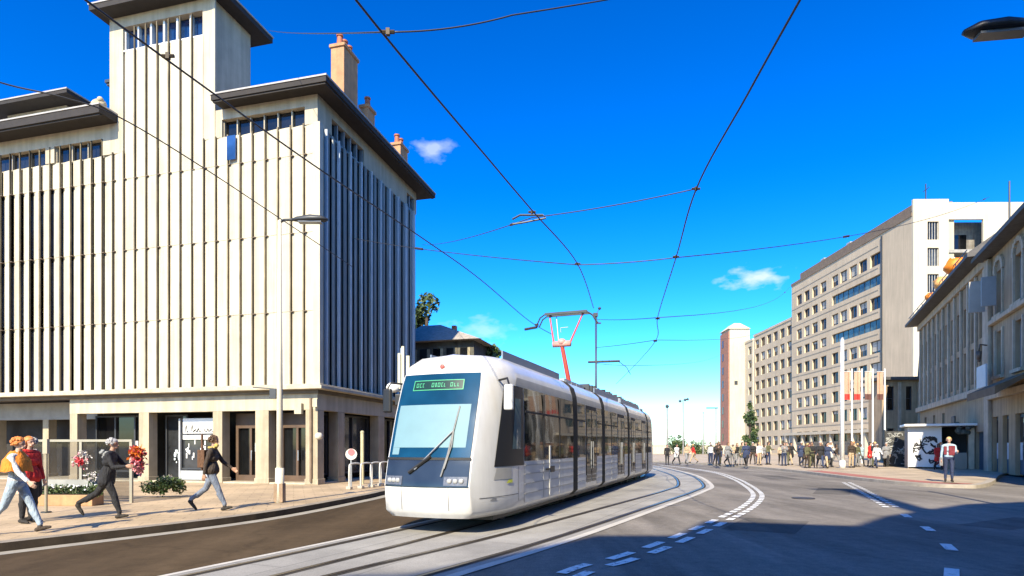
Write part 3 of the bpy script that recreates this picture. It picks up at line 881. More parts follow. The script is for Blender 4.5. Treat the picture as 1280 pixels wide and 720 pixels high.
# pantograph
PB = Vector((.05, 9.65, 3.55)); m = MB()
m.box(-.5, .5, 9.3, 10.2, 3.42, 3.58); pb = m.build('pantograph_base', steel_dark, tram)
knee = Vector((0, 10.05, 3.62)); elbow = Vector((-.1, 9.4, 4.95))
m = MB(); m.tube([knee, elbow], .085, 8, r2=.07); m.build('lower_arm', red_paint, tram)
m = MB(); m.tube([elbow+Vector((-.30, 0, .02)), elbow+Vector((.30, 0, .02))], .10, 10); m.ball(elbow+Vector((0, 0, .08)), .15, sz=.8)
m.build('yoke', mat('yoke_pink', (.62, .30, .25), .5, var=.2), tram, smooth=True)
hd = 6.0
m = MB()
for sx, x1 in ((-.26, -.52), (.26, .62)):
    m.tube([elbow+Vector((sx, 0, 0)), (x1-.06, 9.62, hd-.02)], .034, 6, r2=.026)
m.build('upper_arm', red_paint, tram)
m = MB()
m.tube([elbow+Vector((-.1, 0, 0)), (-.36, 9.66, hd-.05)], .014, 5); m.tube([(-.2, 9.63, 5.4), (-.2, 9.63, 5.55), (.05, 9.63, 5.56)], .014, 5)
m.build('balance_rod', steel, tram)
m = MB()
for y in (9.5, 9.78):
    m.tube([(-1.0, y, hd-.34), (-.88, y, hd-.1), (-.72, y, hd), (0, y, hd+.035), (.72, y, hd), (.88, y, hd-.1), (1.02, y, hd-.34)], .024, 6)
m.box(-.72, .72, 9.47, 9.53, hd-.03, hd+.05); m.box(-.72, .72, 9.75, 9.81, hd-.03, hd+.05)
for x in (-.55, .55): m.box(x-.02, x+.02, 9.53, 9.75, hd-.05, hd-.01)
m.build('collector_head', mat('carbon_collector', (.05, .06, .06), .5, .3), tram)

# ------------------------------------------------------------------ overhead wires
def sag(a_, b_, s, n=12):
    a_, b_ = Vector(a_), Vector(b_)
    return [a_+(b_-a_)*(i/n)-Vector((0, 0, s*4*(i/n)*(1-i/n))) for i in range(n+1)]
ZW = 6.05
def wz(px, py, z=ZW): 
    Y = (z-EYE)*F/(HZ-py); return Vector(((px-640)/F*Y, Y, z))
def wire(name, label, pts, r, grp, cat='wire', extra=None):
    o = thing(name, label, cat, group=grp)
    m = MB(); m.tube(pts, r, 6); m.build('cable', cable, o, smooth=True)
    return o
def clamp(o, pts):
    for p in pts:
        m = MB(); p = Vector(p)
        m.tube([p+Vector((-.07, 0, .0)), p+Vector((.07, 0, .0))], .02*max(1, p.y/11), 6); m.box(p.x-.02, p.x+.02, p.y-.02, p.y+.02, p.z-.035, p.z+.035)
        m.build('clamp', mat('bronze_clamp', (.05, .035, .02), .6, .3), o)
def insul(o, pts, r=.03, ln=.32):
    for p, q in pts:
        p, q = Vector(p), Vector(q); t = (q-p).normalized()
        m = MB()
        m.tube([p, p+t*ln], r, 8)
        m.build('insulator', mat('dark_insulator', (.05, .04, .04), .4), o)
W1 = [wz(352, -150), wz(445, 0), wz(620, 210), wz(665, 263), wz(722, 330)]
W1 += [wz(742, 385)]
w1 = wire('contact_wire', 'contact wire running overhead to the pantograph collector', catmull(W1, 8), .013, 'tram contact wires')
clamp(w1, [wz(485, 40), wz(665, 265), wz(722, 330)])
m = MB(); c_ = wz(663, 274)
m.tube([c_+Vector((-.35, 0, 0)), c_+Vector((-.2, .05, .1)), c_+Vector((.25, .05, .1)), c_+Vector((.3, 0, .02)), c_+Vector((-.1, 0, -.06)), c_+Vector((-.35, 0, -.1))], .02, 6)
m.build('hanger', steel_dark, w1)
W2 = [wz(1075, -130), wz(1000, 0), wz(935, 117), wz(870, 237), wz(845, 322), wz(822, 397), wz(820, 425), wz(793, 457), wz(770, 480)]
w2 = wire('contact_wire', 'contact wire with bronze fitting hanging over the open carriageway', catmull(W2, 8), .014, 'tram contact wires')
clamp(w2, [wz(870, 236), wz(845, 321), wz(822, 398), wz(819, 426)])
W3 = [wz(-60, -130), wz(107, 0), wz(267, 117), wz(390, 205), wz(527, 297), wz(600, 349), wz(660, 400), wz(690, 418)]
w3 = wire('contact_wire', 'contact wire sloping across the tower and upper fins of the office block', catmull(W3, 8), .012, 'tram contact wires')
clamp(w3, [wz(210, 70), wz(671, 406)])
insul(w3, [(wz(671, 409), wz(655, 412))], .05, .6)
W4 = [wz(-120, 60), wz(0, 103), wz(80, 122), wz(150, 147), wz(250, 207), wz(350, 273), wz(440, 333)]
w4 = wire('contact_wire', 'thin wire sloping past the lamp head in front of the fins', catmull(W4, 8), .009, 'tram contact wires')
S1 = sag(P(336, 38, 25.5), P(485, 40, 6.45), .06)[:-1]+sag(P(485, 40, 6.45), P(640, 19, 6.8), .05)[:-1]+sag(P(640, 19, 6.8), P(1120, -75, 9), .06)
s1 = wire('span_wire', 'span wire from the tower roof out over the street', S1, .009, 'span wires between buildings')
insul(s1, [(S1[-10], S1[-9])], .03, .5)
S2 = sag(P(528, 306, 31), P(665, 272, 11.7), .15)[:-1]+sag(P(665, 272, 11.7), wz(870, 236), .04)
s2 = wire('span_wire', 'span wire tied to the bronze fitting above the carriageway', S2, .010, 'span wires between buildings')
insul(s2, [(S2[11], S2[12])], .03, .3)
S3 = sag(P(437, 297, 25.5), P(722, 331, 14.6), .1)[:-1]+sag(P(722, 331, 14.6), wz(845, 322), .03)[:-1]+sag(wz(845, 322), P(1237, 246, 38), .5, 20)
s3 = wire('span_wire', 'longest span wire, reaching the old stone house roof', S3, .013, 'span wires between buildings')
insul(s3, [(S3[-15], S3[-14]), (S3[5], S3[6]), (S3[-2], S3[-1])], .04, .5)
PT = Vector((4.76, 34, 9.1))
S4 = sag(PT+Vector((0, 0, -.3)), wz(822, 397), .05)[:-1]+sag(wz(822, 397), P(987, 359, 124), 1.2, 16)
s4 = wire('span_wire', 'highest span wire from the slim catenary pole to the stepped block', S4, .016, 'span wires between buildings')
insul(s4, [(S4[-4], S4[-3])], .1, 1.2)
S5 = sag(PT+Vector((0, 0, -1.9)), wz(820, 425), .03)[:-1]+sag(wz(820, 425), P(967, 405, 133), 1.0, 16)
wire('span_wire', 'middle span wire from the slim catenary pole to the stepped block', S5, .014, 'span wires between buildings')
S6 = sag(PT+Vector((0, 0, -2.8)), wz(793, 457), .03)[:-1]+sag(wz(793, 457), P(905, 440, 150), .8, 16)
wire('span_wire', 'lowest span wire from the slim catenary pole to the brick red block', S6, .016, 'span wires between buildings')
# catenary pole behind the tram
cp = thing('catenary_pole', 'slim dark catenary pole with bracket arm beyond the pantograph', 'pole', (4.76, 34, 0))
m = MB(); m.tube([(0,0,0), (0,0,9.1)], .075, 10, r2=.05); m.build('mast', steel_dark, cp, smooth=True)
m = MB(); m.tube([(-.45, 0, 6.38), (1.35, 0, 6.44)], .065, 8); m.tube([(1.3, 0, 6.4), (1.75, .1, 6.1), (2.0, .2, 5.7)], .02, 6); m.build('bracket_arm', steel_dark, cp)
m = MB(); m.box(-.16, .1, -.1, .1, 8.95, 9.15); m.box(.02, .28, -.06, .06, 8.55, 8.62); m.tube([(0, 0, 9.1), (.25, 0, 9.5)], .02, 6); m.ball((.2, 0, 9.42), .09)
m.build('pole_head', steel_dark, cp)
# ------------------------------------------------------------------ trees and plants
def leafcloud(m, centers, n, size, rs, mats=4):
    for k in range(n):
        c, r = rs.choice(centers)
        u = Vector((rs.gauss(0, 1), rs.gauss(0, 1), rs.gauss(0, 1))).normalized()*r*(rs.random()**.35)
        p = Vector(c)+u
        a = Vector((rs.gauss(0, 1), rs.gauss(0, 1), rs.gauss(0, 1))).normalized()
        b = a.cross(Vector((rs.gauss(0, 1), rs.gauss(0, 1), rs.gauss(0, 1)))).normalized()
        s = size*rs.uniform(.6, 1.3)
        mi = hash((round(c[0]*7), round(c[2]*5))) % mats
        if rs.random() < .3: mi = rs.randrange(mats)
        m.add([p-a*s, p+b*s*.45, p+a*s, p-b*s*.45], [(0,1,2,3)], mi)
def tree(label, loc, h, rad, rs, leaves=2500, leaf=.22, crown_z=.35, narrow=1.0, group=None, name='tree'):
    t = thing(name, label, 'tree', loc, 0, group)
    m = MB(); tips = []
    trunk = [(0,0,0), (rs.uniform(-.1,.1)*h*.1, rs.uniform(-.1,.1)*h*.1, h*.4), (rs.uniform(-.05,.05)*h, 0, h*.85)]
    m.tube(catmull(trunk, 5), .03*h**.9, 8, r2=.008*h)
    for k in range(11):
        z = h*(crown_z+(1-crown_z)*rs.uniform(.0, .75)); a = k*2.4+rs.uniform(-.4, .4)
        rr = rad*narrow*rs.uniform(.55, 1.0)*(1-.55*(z/h-crown_z)/(1-crown_z))
        tip = Vector((math.cos(a)*rr, math.sin(a)*rr, z+rr*.45)); b0 = Vector((0, 0, z*.8))
        m.tube([b0, (b0+tip)/2+Vector((0, 0, .1*rr)), tip], .010*h, 5, r2=.003*h); tips.append((tuple(tip), rad*rs.uniform(.28, .45)))
        tips.append((tuple((b0*.3+tip*.7)+Vector((rs.uniform(-.3,.3)*rad, rs.uniform(-.3,.3)*rad, rs.uniform(0,.3)*rad))), rad*rs.uniform(.2, .35)))
    tips.append(((0, 0, h*.93), rad*.3))
    m.build('trunk', bark, t)
    c = MB(); leafcloud(c, tips, leaves, leaf, rs); c.build('crown', leaf_green, t)
    return t
rt_ = random.Random(31)
tree('dark green tree rising behind the low tiled house', P(524, 600, 40)*Vector((1,1,0)) if 0 else (-5.9, 42.5, 0), 12.6, 2.6, rt_, 5200, .2)
tree('brown leafed bush tree at the end of the low tiled house', (-2.0, 37, 0), 8.3, 1.7, rt_, 1400, .17)
tree('round bushy tree far beyond the rear of the tram', (26.8, 96, .0), 3.4, 1.3, rt_, 700, .2, .25)
tree('slender dark tree standing before the brick red block', (39.6, 100, .14), 9.0, 1.5, rt_, 1300, .22, .12, .6)
tree('narrow dark creeper tree against the lower stepped wing', (43.0, 108, .14), 9, 1.6, rt_, 1000, .28, .15, .6)

# low house behind the tram
lh = thing('low_house', 'low dark house with grey tiled roof behind the office block', 'house', (-6.4, 35, 0), R(-15))
old_wall = mat('old_grey_wall', (.13, .125, .10), .9, var=.4, scale=2, streak=.3)
tile_roof = mat('old_tile_roof', (.34, .31, .27), .85, var=.3, scale=5)
obox('wall', old_wall, lh, (0, 4.4, 0, 5, 0, 7.6))
m = MB(); m.loft([[(-.4, -.5, 7.6), (4.9, -.5, 7.6), (4.9, 5.5, 7.6), (-.4, 5.5, 7.6)], [(.3, 2.0, 9.0), (1.6, 2.0, 9.0), (1.6, 3.0, 9.0), (.3, 3.0, 9.0)]])
m.build('roof', tile_roof, lh)
obox('chimney', pot_terra, lh, (2.6, 2.85, 1.2, 1.5, 7.9, 8.75), bevel=.02)
for k in range(5):
    w = obox('window', win_dark, lh, (.3+k*.82, .75+k*.82, -.03, .02, 6.0, 7.2)); obox('shutter', mat('worn_shutter', (.34, .30, .2), .8), w, (.76+k*.82, .92+k*.82, -.07, -.003, 6.0, 7.2))

# ------------------------------------------------------------------ street furniture
def street_lamp(name, label, base, h, arm_dir, arm, pole_mat, head_mat, r=.11, tilt=.06, hs=1.0):
    t = thing(name, label, 'street lamp', base)
    m = MB(); m.tube([(0,0,0), (0,0,h*.5), (0,0,h)], r, 12, r2=r*.55); m.build('pole', pole_mat, t, smooth=True)
    m = MB(); m.tube([(0,0,0), (0,0,.9)], r*1.35, 12, r2=r*1.2); m.build('base_sleeve', pole_mat, t, smooth=True)
    d = Vector((math.cos(arm_dir), math.sin(arm_dir), 0))
    m = MB(); m.tube([Vector((0,0,h-.05)), Vector((0,0,h+.02))+d*arm*.3, d*arm+Vector((0,0,h+arm*tilt))], .035, 8); m.build('arm', head_mat, t)
    c = d*(arm+.42)+Vector((0,0,h+arm*tilt)); m = MB()
    rings = []
    side = Vector((-d.y, d.x, 0))
    for s, wv, hz, hb in ((-.48, .04, .03, .03), (-.35, .10, .08, .05), (0, .16, .13, .06), (.3, .15, .10, .05), (.46, .05, .03, .02)):
        cc = c+d*s*hs; rings.append([cc+side*wv*hs*math.cos(q*math.pi/5)+Vector((0,0,hs*(hz if math.sin(q*math.pi/5) > 0 else hb)*math.sin(q*math.pi/5))) for q in range(10)])
    m.loft(rings); m.build('lamp_head', head_mat, t, smooth=True)
    m = MB(); m.box(-.30*hs, .30*hs, -.09*hs, .09*hs, -.085*hs, -.05*hs, 0, Matrix.Translation(c) @ Matrix.Rotation(arm_dir, 4, 'Z')); m.build('lens', mat('lamp_lens_glass', (.12, .12, .11), .2), t)
    return t
cream = mat('cream_mast_paint', (.70, .64, .50), .5, var=.15, streak=.15)
lamp1 = street_lamp('street_lamp', 'cream street lamp with dark hooded head on the warm pavement', (-6.04, 15.6, .14), 7.33, R(0), .38, cream, steel_dark, .09)
m = MB(); m.box(-.115, .115, -.11, .11, .02, .5); m.build('base_box', mat('scuffed_base', (.32, .22, .14), .8, var=.4), lamp1)
m = MB(); m.box(-.24, -.08, -.06, .06, 2.7, 2.95); m.tube([(-.08, 0, 2.95), (-.7, 0, 3.0)], .015, 6); m.build('sign_bracket', steel_dark, lamp1)
street_lamp('street_lamp', 'black street lamp head reaching in from the top corner of the sky', (11.6, 10.6, 0), 9.0, math.atan2(.4, -2.9), 2.25, black, black, .10, .10, 1.4)
# tall white mast on the far pavement
tm = thing('lamp_mast', 'tall plain white mast at the pavement edge before the stepped block', 'mast', (22.3, 40.5, .14))
m = MB(); m.tube([(0,0,0), (0,0,8.7)], .14, 12, r2=.10); m.build('pole', white_paint, tm, smooth=True)
m = MB(); m.tube([(0,0,0), (0,0,.5)], .22, 12, r2=.18); m.build('foot', white_paint, tm, smooth=True)
m = MB(); m.ball((0,0,8.72), .11); m.build('cap', steel, tm)
# flag masts with pale orange banners
ban_c = [(.50, .30, .20), (.52, .33, .22), (.48, .38, .29), (.50, .31, .21)]
ban_l = ['banner mast with a pale orange cloth, closest to the tall white mast', 'banner mast with a salmon orange cloth, second from the tall white mast', 'banner mast with a faded cream cloth, third from the tall white mast', 'banner mast with a peach cloth, beside the grey gatehouse']
for k, px in enumerate((1065, 1077.5, 1091, 1106)):
    b_ = P(px, 0, 52); t = thing('banner_mast', ban_l[k], 'banner', (b_.x, 52, .14), 0, 'banner masts on the plaza')
    m = MB(); m.tube([(0,0,0), (0,0,8.2)], .08, 8, r2=.06); m.build('pole', white_paint, t)
    m = MB(); pts = []
    for q in range(9):
        x = -.66+.50*q/8; pts.append((x, .05*math.sin(q*1.1+k)))
    for a_, c_ in zip(pts, pts[1:]):
        m.quad((a_[0], a_[1], 6.0), (c_[0], c_[1], 6.0), (c_[0], c_[1], 7.9), (a_[0], a_[1], 7.9), 0)
        m.quad((a_[0], a_[1], 5.5), (c_[0], c_[1], 5.5), (c_[0], c_[1], 5.997), (a_[0], a_[1], 5.997), 1)
    m.build('cloth', [mat('banner_cloth_%d' % k, ban_c[k], .8, var=.2), mat('banner_red', (.5, .03, .03), .8) if k < 2 else mat('banner_brown', (.12, .05, .04), .8)], t)
    m = MB(); m.tube([(0,0,7.95), (-.7,0,7.95)], .025, 6); m.build('yard', white_paint, t)
# far masts over the horizon
for k, (px, top, Y, lab) in enumerate(((834, 508, 80, 'thin single lamp post just beyond the tram rear'), (854, 502, 95, 'thin post with a triple lamp cluster beyond the tram rear'), (879, 516, 110, 'thin bare post between the tram and the brick red block'), (895, 510, 100, 'thin post with a short crossarm beside the brick red block'))):
    b_ = P(px, 0, Y); h = EYE+(HZ-top)*Y/F
    t = thing('lamp_post', lab, 'lamp post', (b_.x, Y, 0), 0, 'distant lamp posts')
    m = MB(); m.tube([(0,0,0), (0,0,h)], .13, 6, r2=.09); m.build('pole', mat('far_post_grey', (.25, .24, .22), .6), t)
    m = MB()
    if k == 1:
        for dx in (-.5, .3, .7): m.ball((dx, 0, h+.25*dx+.2), .22)
        m.tube([(-.6, 0, h), (.8, 0, h+.3)], .05, 5)
    elif k == 3: m.box(-1.6, .3, -.08, .08, h-.1, h+.1)
    else: m.ball((0, 0, h), .25 if k == 0 else .12)
    m.build('head', steel_dark, t)

# signal mast with pale boards, beside the tram
sg = thing('sign_mast', 'mast with tall pale boards standing between the tram front and the grey fins', 'sign', (-4.05, 22.0, .0))
m = MB(); m.tube([(0,0,0), (0,0,5.2)], .05, 8); m.build('pole', steel, sg)
m = MB()
for k, (x, z0, z1, w) in enumerate(((-.12, 3.7, 5.0, .1), (.02, 3.9, 5.25, .1), (.2, 3.5, 4.9, .12))):
    m.box(x, x+w, -.12-.03*k, -.09-.03*k, z0, z1)
m.build('board', mat('pale_yellow_board', (.62, .58, .40), .6, var=.2), sg, bevel=.008)
m = MB(); m.ball((-.3, -.05, 3.75), .2, sx=1.3); m.tube([(0,0,3.6), (-.3, 0, 3.7)], .03, 6); m.build('lamp', white_paint, sg, smooth=True)
m = MB(); m.box(-.22, .06, -.12, .08, 3.1, 3.5); m.build('signal_box', black, sg, bevel=.02)

# planter, glass screen, posts
pl = thing('planter_box', 'long timber planter box of low greenery on the warm pavement', 'planter', (-11.0, 14.9, .14), R(-3))
obox('box', mat('planter_timber', (.46, .26, .12), .75, var=.2, scale=6, streak=.2), pl, (-.75, .75, -.2, .2, 0, .27), bevel=.012)
obox('soil', mat('soil', (.05, .035, .02), .95), pl, (-.72, .72, -.17, .17, .272, .285))
m = MB(); leafcloud(m, [((-.7+k*.12, 0, .36), .15) for k in range(13)], 1500, .04, random.Random(2))
m.build('foliage', leaf_green, pl)
m = MB(); rs = random.Random(3)
for k in range(40): m.ball((rs.uniform(-.7, .7), rs.uniform(-.18, .18), rs.uniform(.38, .5)), .025, n=6)
m.build('blossom', white_paint, pl)
gs = thing('glass_screen', 'framed glass screen behind the timber planter', 'screen', (-11.2, 15.6, .14), R(-3))
m = MB()
for x in (-1.6, .0, 1.35): m.box(x-.035, x+.035, -.03, .03, 0, 1.62)
m.box(-1.6, 1.38, -.035, .035, 1.58, 1.64)
m.build('frame', mat('screen_frame_bronze', (.36, .33, .25), .5, .3, var=.15), gs)
gm, gnt, gb_ = nodes('screen_glass_clear'); gb_.inputs['Base Color'].default_value = (.02, .02, .02, 1); gb_.inputs['Roughness'].default_value = .03; gb_.inputs['Alpha'].default_value = .28
obox('glass_panel', gm, gs, (-1.565, -.035, -.006, .006, .1, 1.58), (.035, 1.315, -.006, .006, .1, 1.58))
obox('ledge', mat('grey_ledge', (.3, .3, .27), .7), gs, (-1.2, .8, -.12, -.02, .42, .6))
wr = thing('flower_wreath', 'round wreath of white and red flowers hanging on the glass screen', 'wreath', (-11.12, 15.5, 1.22))
def flowers(parent, name, c, r, n, mats_, rs, sz=.045, torus=0):
    m = MB()
    for k in range(n):
        a = rs.uniform(0, 6.28); 
        if torus: p = Vector(c)+Vector((math.cos(a)*r, rs.uniform(-.05, .05), math.sin(a)*r))+Vector((rs.gauss(0,1), rs.gauss(0,1)*.4, rs.gauss(0,1)))*torus
        else: p = Vector(c)+Vector((rs.gauss(0,1), rs.gauss(0,1), rs.gauss(0,1))).normalized()*r*rs.random()**.4
        for q in range(5):
            u = Vector((rs.gauss(0,1), rs.gauss(0,1), rs.gauss(0,1))).normalized(); v = u.cross(Vector((rs.gauss(0,1), rs.gauss(0,1), rs.gauss(0,1)))).normalized()
            s = sz*rs.uniform(.7, 1.3); mi = k % len(mats_)
            m.add([p, p+u*s+v*s*.5, p+u*s*1.7, p+u*s-v*s*.5], [(0,1,2,3)], mi)
    return m.build(name, mats_, parent)
petal_r = mat('red_petal', (.5, .03, .04), .6, var=.3); petal_o = mat('orange_petal', (.80, .20, .02), .6, var=.3)
petal_w = mat('white_petal', (.6, .55, .5), .6, var=.15); petal_p = mat('pink_petal', (.70, .25, .28), .6, var=.2)
rs = random.Random(8)
flowers(wr, 'blossom', (0, 0, 0), .13, 50, [petal_w, petal_p, petal_w], rs, .04, .04)
flowers(wr, 'bow', (0, -.05, -.02), .09, 20, [petal_r], rs, .045)
flowers(wr, 'top_spray', (.04, 0, .2), .09, 16, [petal_w], rs, .03)
wp = thing('white_flower_plant', 'tall white flowering plant behind the planter box', 'plant', (-10.75, 15.35, .14))
m = MB(); 
for k in range(5): m.tube([(0,0,0), (rs.uniform(-.1,.1), rs.uniform(-.05,.05), .5), (rs.uniform(-.15,.15), rs.uniform(-.1,.1), .8)], .012, 5)
m.build('stem', leaf_green[0], wp); flowers(wp, 'blossom', (0, 0, .72), .14, 30, [petal_w], rs, .04)
sp = thing('slender_post', 'slender weathered post standing in front of the planter box', 'post', (-10.25, 13.2, .14))
m = MB(); m.tube([(0,0,0), (0,0,1.55)], .03, 8); m.build('shaft', mat('post_bronze', (.33, .29, .2), .6, .2), sp)
m = MB(); m.box(-.05, .05, -.04, .04, 1.3, 1.62); m.build('cap', mat('post_bronze2', (.4, .35, .25), .6), sp)
m = MB(); m.tube([(0,0,0), (0,0,.03)], .1, 12); m.build('foot', steel_dark, sp)
bs = thing('flowering_shrub', 'bright green shrub by the pillar next to the planter', 'shrub', (-10.05, 17.1, .14))
m = MB(); leafcloud(m, [((rs.uniform(-.45, .5), rs.uniform(-.2, .2), rs.uniform(.15, .45)), .2) for _ in range(14)], 1500, .05, rs, 2); m.build('foliage', [leaf_green[3], leaf_green[1]], bs)
flowers(bs, 'blossom', (.2, 0, .5), .28, 18, [petal_w], rs, .03)

# rail with hoops by the corner (bicycle stands) and the pink round sign
for k, (px, py, lab) in enumerate(((444, 611, 'pale hoop stand nearest to the round pink sign'), (458, 610, 'pale hoop stand second from the round pink sign'), (470, 608, 'pale hoop stand third from the round pink sign'), (481, 607, 'pale hoop stand closest to the tram bumper'))):
    c = G(px, py, .14); t = thing('hoop_stand', lab, 'bike stand', c, R(70), 'hoop stands near the corner')
    m = MB(); m.tube(catmull([(-.34, 0, 0), (-.34, 0, .7), (-.24, 0, .86), (.24, 0, .86), (.34, 0, .7), (.34, 0, 0)], 6), .03, 8); m.build('hoop', mat('hoop_paint', (.60, .57, .50), .5, .2, var=.2), t)
    
    for q in (-.34, .34): obox('foot', mat('concrete_foot', (.5, .44, .34), .85, var=.3), t, (q-.08, q+.08, -.09, .09, 0, .10), bevel=.02)
c = G(439, 609, .14)
t = thing('round_sign', 'round pink and white sign on a short post beside the hoop stands', 'sign', c, R(20))
m = MB(); m.tube([(0,0,0), (0,0,1.0)], .03, 8); m.build('post', steel, t)
m = MB(); m.tube([(0,.03,1.18), (0,-.03,1.18)], .2, 20); m.build('disc', mat('sign_white', (.75, .68, .6), .5), t)
m = MB(); m.tube([(0,-.035,1.25), (0,-.042,1.25)], .12, 16); m.build('symbol', mat('sign_pink', (.75, .2, .2), .5), t)
c = G(452, 608, .14)
t = thing('yellow_post', 'short yellowish post behind the hoop stands', 'post', (c.x-.3, c.y+1.3, .14))
m = MB(); m.tube([(0,0,0), (0,0,2.0)], .07, 8); m.build('shaft', mat('yellowish_paint', (.5, .44, .26), .7, var=.3), t)
m = MB(); m.ball((0,0,2.0), .08); m.build('cap', mat('yellowish_cap', (.4, .36, .22), .7), t)
# ------------------------------------------------------------------ facade kit
def facade(m, x0, x1, z0, z1, wins, rows, dep=.3, y=0.0, mi=0):
    """wall skin from x0..x1, z0..z1 with rectangular openings: rows = [(za, zb)], wins = [(xa, xb)] or per-row lists"""
    rows = sorted(rows, key=lambda r: r[0]); zc = z0
    for i, r in enumerate(rows):
        za, zb = r[0], r[1]; ws = sorted(r[2] if len(r) > 2 else wins)
        if za > zc: m.box(x0, x1, y, y+dep, zc, za, mi)
        xc = x0
        for xa, xb in ws:
            if xa > xc: m.box(xc, xa, y, y+dep, za, zb, mi)
            xc = xb
        if xc < x1: m.box(xc, x1, y, y+dep, za, zb, mi)
        zc = zb
    if zc < z1: m.box(x0, x1, y, y+dep, zc, z1, mi)
WCACHE = {}
def window(parent, xa, xb, za, zb, y, fm, gm, cols=2, rowsn=1, fr=.08, split=.05, sub=False, blind=0):
    w, h = round(xb-xa, 3), round(zb-za, 3); key = (w, h, fm.name, gm.name, cols, rowsn, blind)
    if key not in WCACHE:
        m = MB()
        m.box(0, w, .0, .06, 0, fr); m.box(0, w, 0, .06, h-fr, h); m.box(0, fr, 0, .06, fr, h-fr); m.box(w-fr, w, 0, .06, fr, h-fr)
        for k in range(1, cols): x = w*k/cols; m.box(x-split/2, x+split/2, .005, .055, fr, h-fr)
        for k in range(1, rowsn): z = h*k/rowsn; m.box(fr, w-fr, .008, .05, z-split/2, z+split/2)
        m.box(fr, w-fr, .06, .075, fr, h-fr, 1)
        if blind: m.box(fr, w-fr, .052, .058, h-fr-(h-2*fr)*blind, h-fr, 2)
        o = m.build('window', [fm, gm, mat('roller_blind', (.5, .47, .4), .8)], parent); WCACHE[key] = o.data
    else:
        o = bpy.data.objects.new('window', WCACHE[key]); COL.objects.link(o); o.parent = parent
    o.location = (xa, y, za)
    return o
def dirfix(ax, ay): return math.atan2(ay, ax)

# ------------------------------------------------------------------ stepped office/apartment block, far side
conc_tan = mat('tan_concrete', (.62, .49, .33), .9, var=.12, scale=.25, streak=.14, fine=.05)
conc_grey = mat('spandrel_concrete', (.40, .34, .26), .9, var=.12, scale=.3, streak=.12)
conc_white = mat('white_render', (.58, .50, .365), .85, var=.1, scale=.3, streak=.14)
parapet_brown = mat('brown_parapet', (.21, .15, .10), .8, var=.2)
green_glass = glass('greenish_ribbon_glass', (.07, .11, .10), .1, .7)
rw = random.Random(17)
def block(name, label, near, far, X, h, deep, rows, cols, frontmat, frm, par=None, z0=.14):
    """facade along local x (from far end to near end), facing the street"""
    t = thing(name, label, 'building', (X+.0133*(far-near), far, 0), math.atan2(-1, -.0133))
    Ln = far-near
    m = MB(); facade(m, 0, Ln, 0, h, cols, rows, .5)
    m.build('wall', frontmat, t)
    m = MB(); m.box(0.002, Ln, .5, deep, 0, h); m.build('core', frontmat, t)
    m = MB(); m.box(-.1, Ln+.1, -.12, .5, h, h+.5); m.box(-.1, Ln+.1, .5, deep, h+.0, h+.45); m.build('parapet', par or frontmat, t)
    for r in rows:
        for xa, xb in (r[2] if len(r) > 2 else cols):
            if xb-xa > 6: window(t, xa, xb, r[0], r[1], .28, frm, green_glass, 9)
            else: window(t, xa, xb, r[0], r[1], .28, frm, win_dark, 2 if xb-xa > 1.5 else 1, 1, .1, .1, blind=rw.choice((0, 0, 0, .25, .5, .85)))
    return t
N0, N1 = 86.0, 124.0
cols = []
for py0, py1 in ((93.5, 96.2), (97.1, 99.4), (100.0, 102.2), (103.0, 105.2), (105.9, 108.0)):
    cols.append((N1-py1, N1-py0))
cols2 = [(N1-a_-2.1, N1-a_) for a_ in (110.0, 113.2, 116.4, 119.6)]
rows = []
for k in range(10):
    zt = 32.1-3.45*k; hh = 2.0
    if k in (1, 3): rows.append((zt-1.75, zt-.1, cols2+[(cols[4][0], cols[0][1])]))
    elif k == 9: continue
    else: rows.append((zt-hh, zt, cols2+cols))
sb = block('stepped_block', 'tallest stepped concrete block with ribbon windows and a white end wall', N0, N1, 57.3, 34.6, 6.0, rows, [], conc_tan, frame_dark, parapet_brown)
LnB = N1-N0
obox('downpipe', steel_dark, sb, (LnB-7.2, LnB-6.95, -.14, -.002, .2, 34.2))
obox('attic', parapet_brown, sb, (2.0, LnB-.02, .8, 5.8, 35.1, 36.7))
m = MB(); 
for k in range(10): m.box(0, LnB-8, -.05, -.002, 33.0-3.45*k, 33.12-3.45*k)
m.build('string_course', conc_grey, sb)
# white end wall facing the viewer (local x = LnB plane), with windows and a deep loggia
m = MB()
M_ = None
ew = bpy.data.objects.new('end_wall', None)
def endbox(m, u0, u1, d0, d1, z0, z1, mi=0):   # u: along the end wall away from the street, d: towards the viewer
    m.box(LnB+d0, LnB+d1, u0, u1, z0, z1, mi)
wins = [(2.0, 3.6)]; zrows = [(33.7-2.6-3.75*k, 33.7-3.75*k) for k in range(8)]
def facade_end(m, u0, u1, z0, z1, ws, rs_, d0, d1):
    zc = z0
    for za, zb in sorted(rs_):
        if za > zc: endbox(m, u0, u1, d0, d1, zc, za)
        uc = u0
        for a_, b_ in ws:
            endbox(m, uc, a_, d0, d1, za, zb); uc = b_
        if uc < u1: endbox(m, uc, u1, d0, d1, za, zb)
        zc = zb
    endbox(m, u0, u1, d0, d1, zc, z1)
facade_end(m, .0, 5.0, 0, 36.9, wins, zrows, .003, .35)
endbox(m, 5.0, 16, .003, .35, 34.0, 36.4); endbox(m, 9.9, 16, .003, .35, 0, 34.0)
endbox(m, 5.0, 9.9, .003, .35, 0, 25.2)
m.build('end_wall', conc_white, sb)
m = MB(); endbox(m, .6, 16, -6, -2.2, 0, 34.5); m.build('rear_core', mat('loggia_wall', (.25, .225, .185), .9, var=.3, streak=.3), sb)
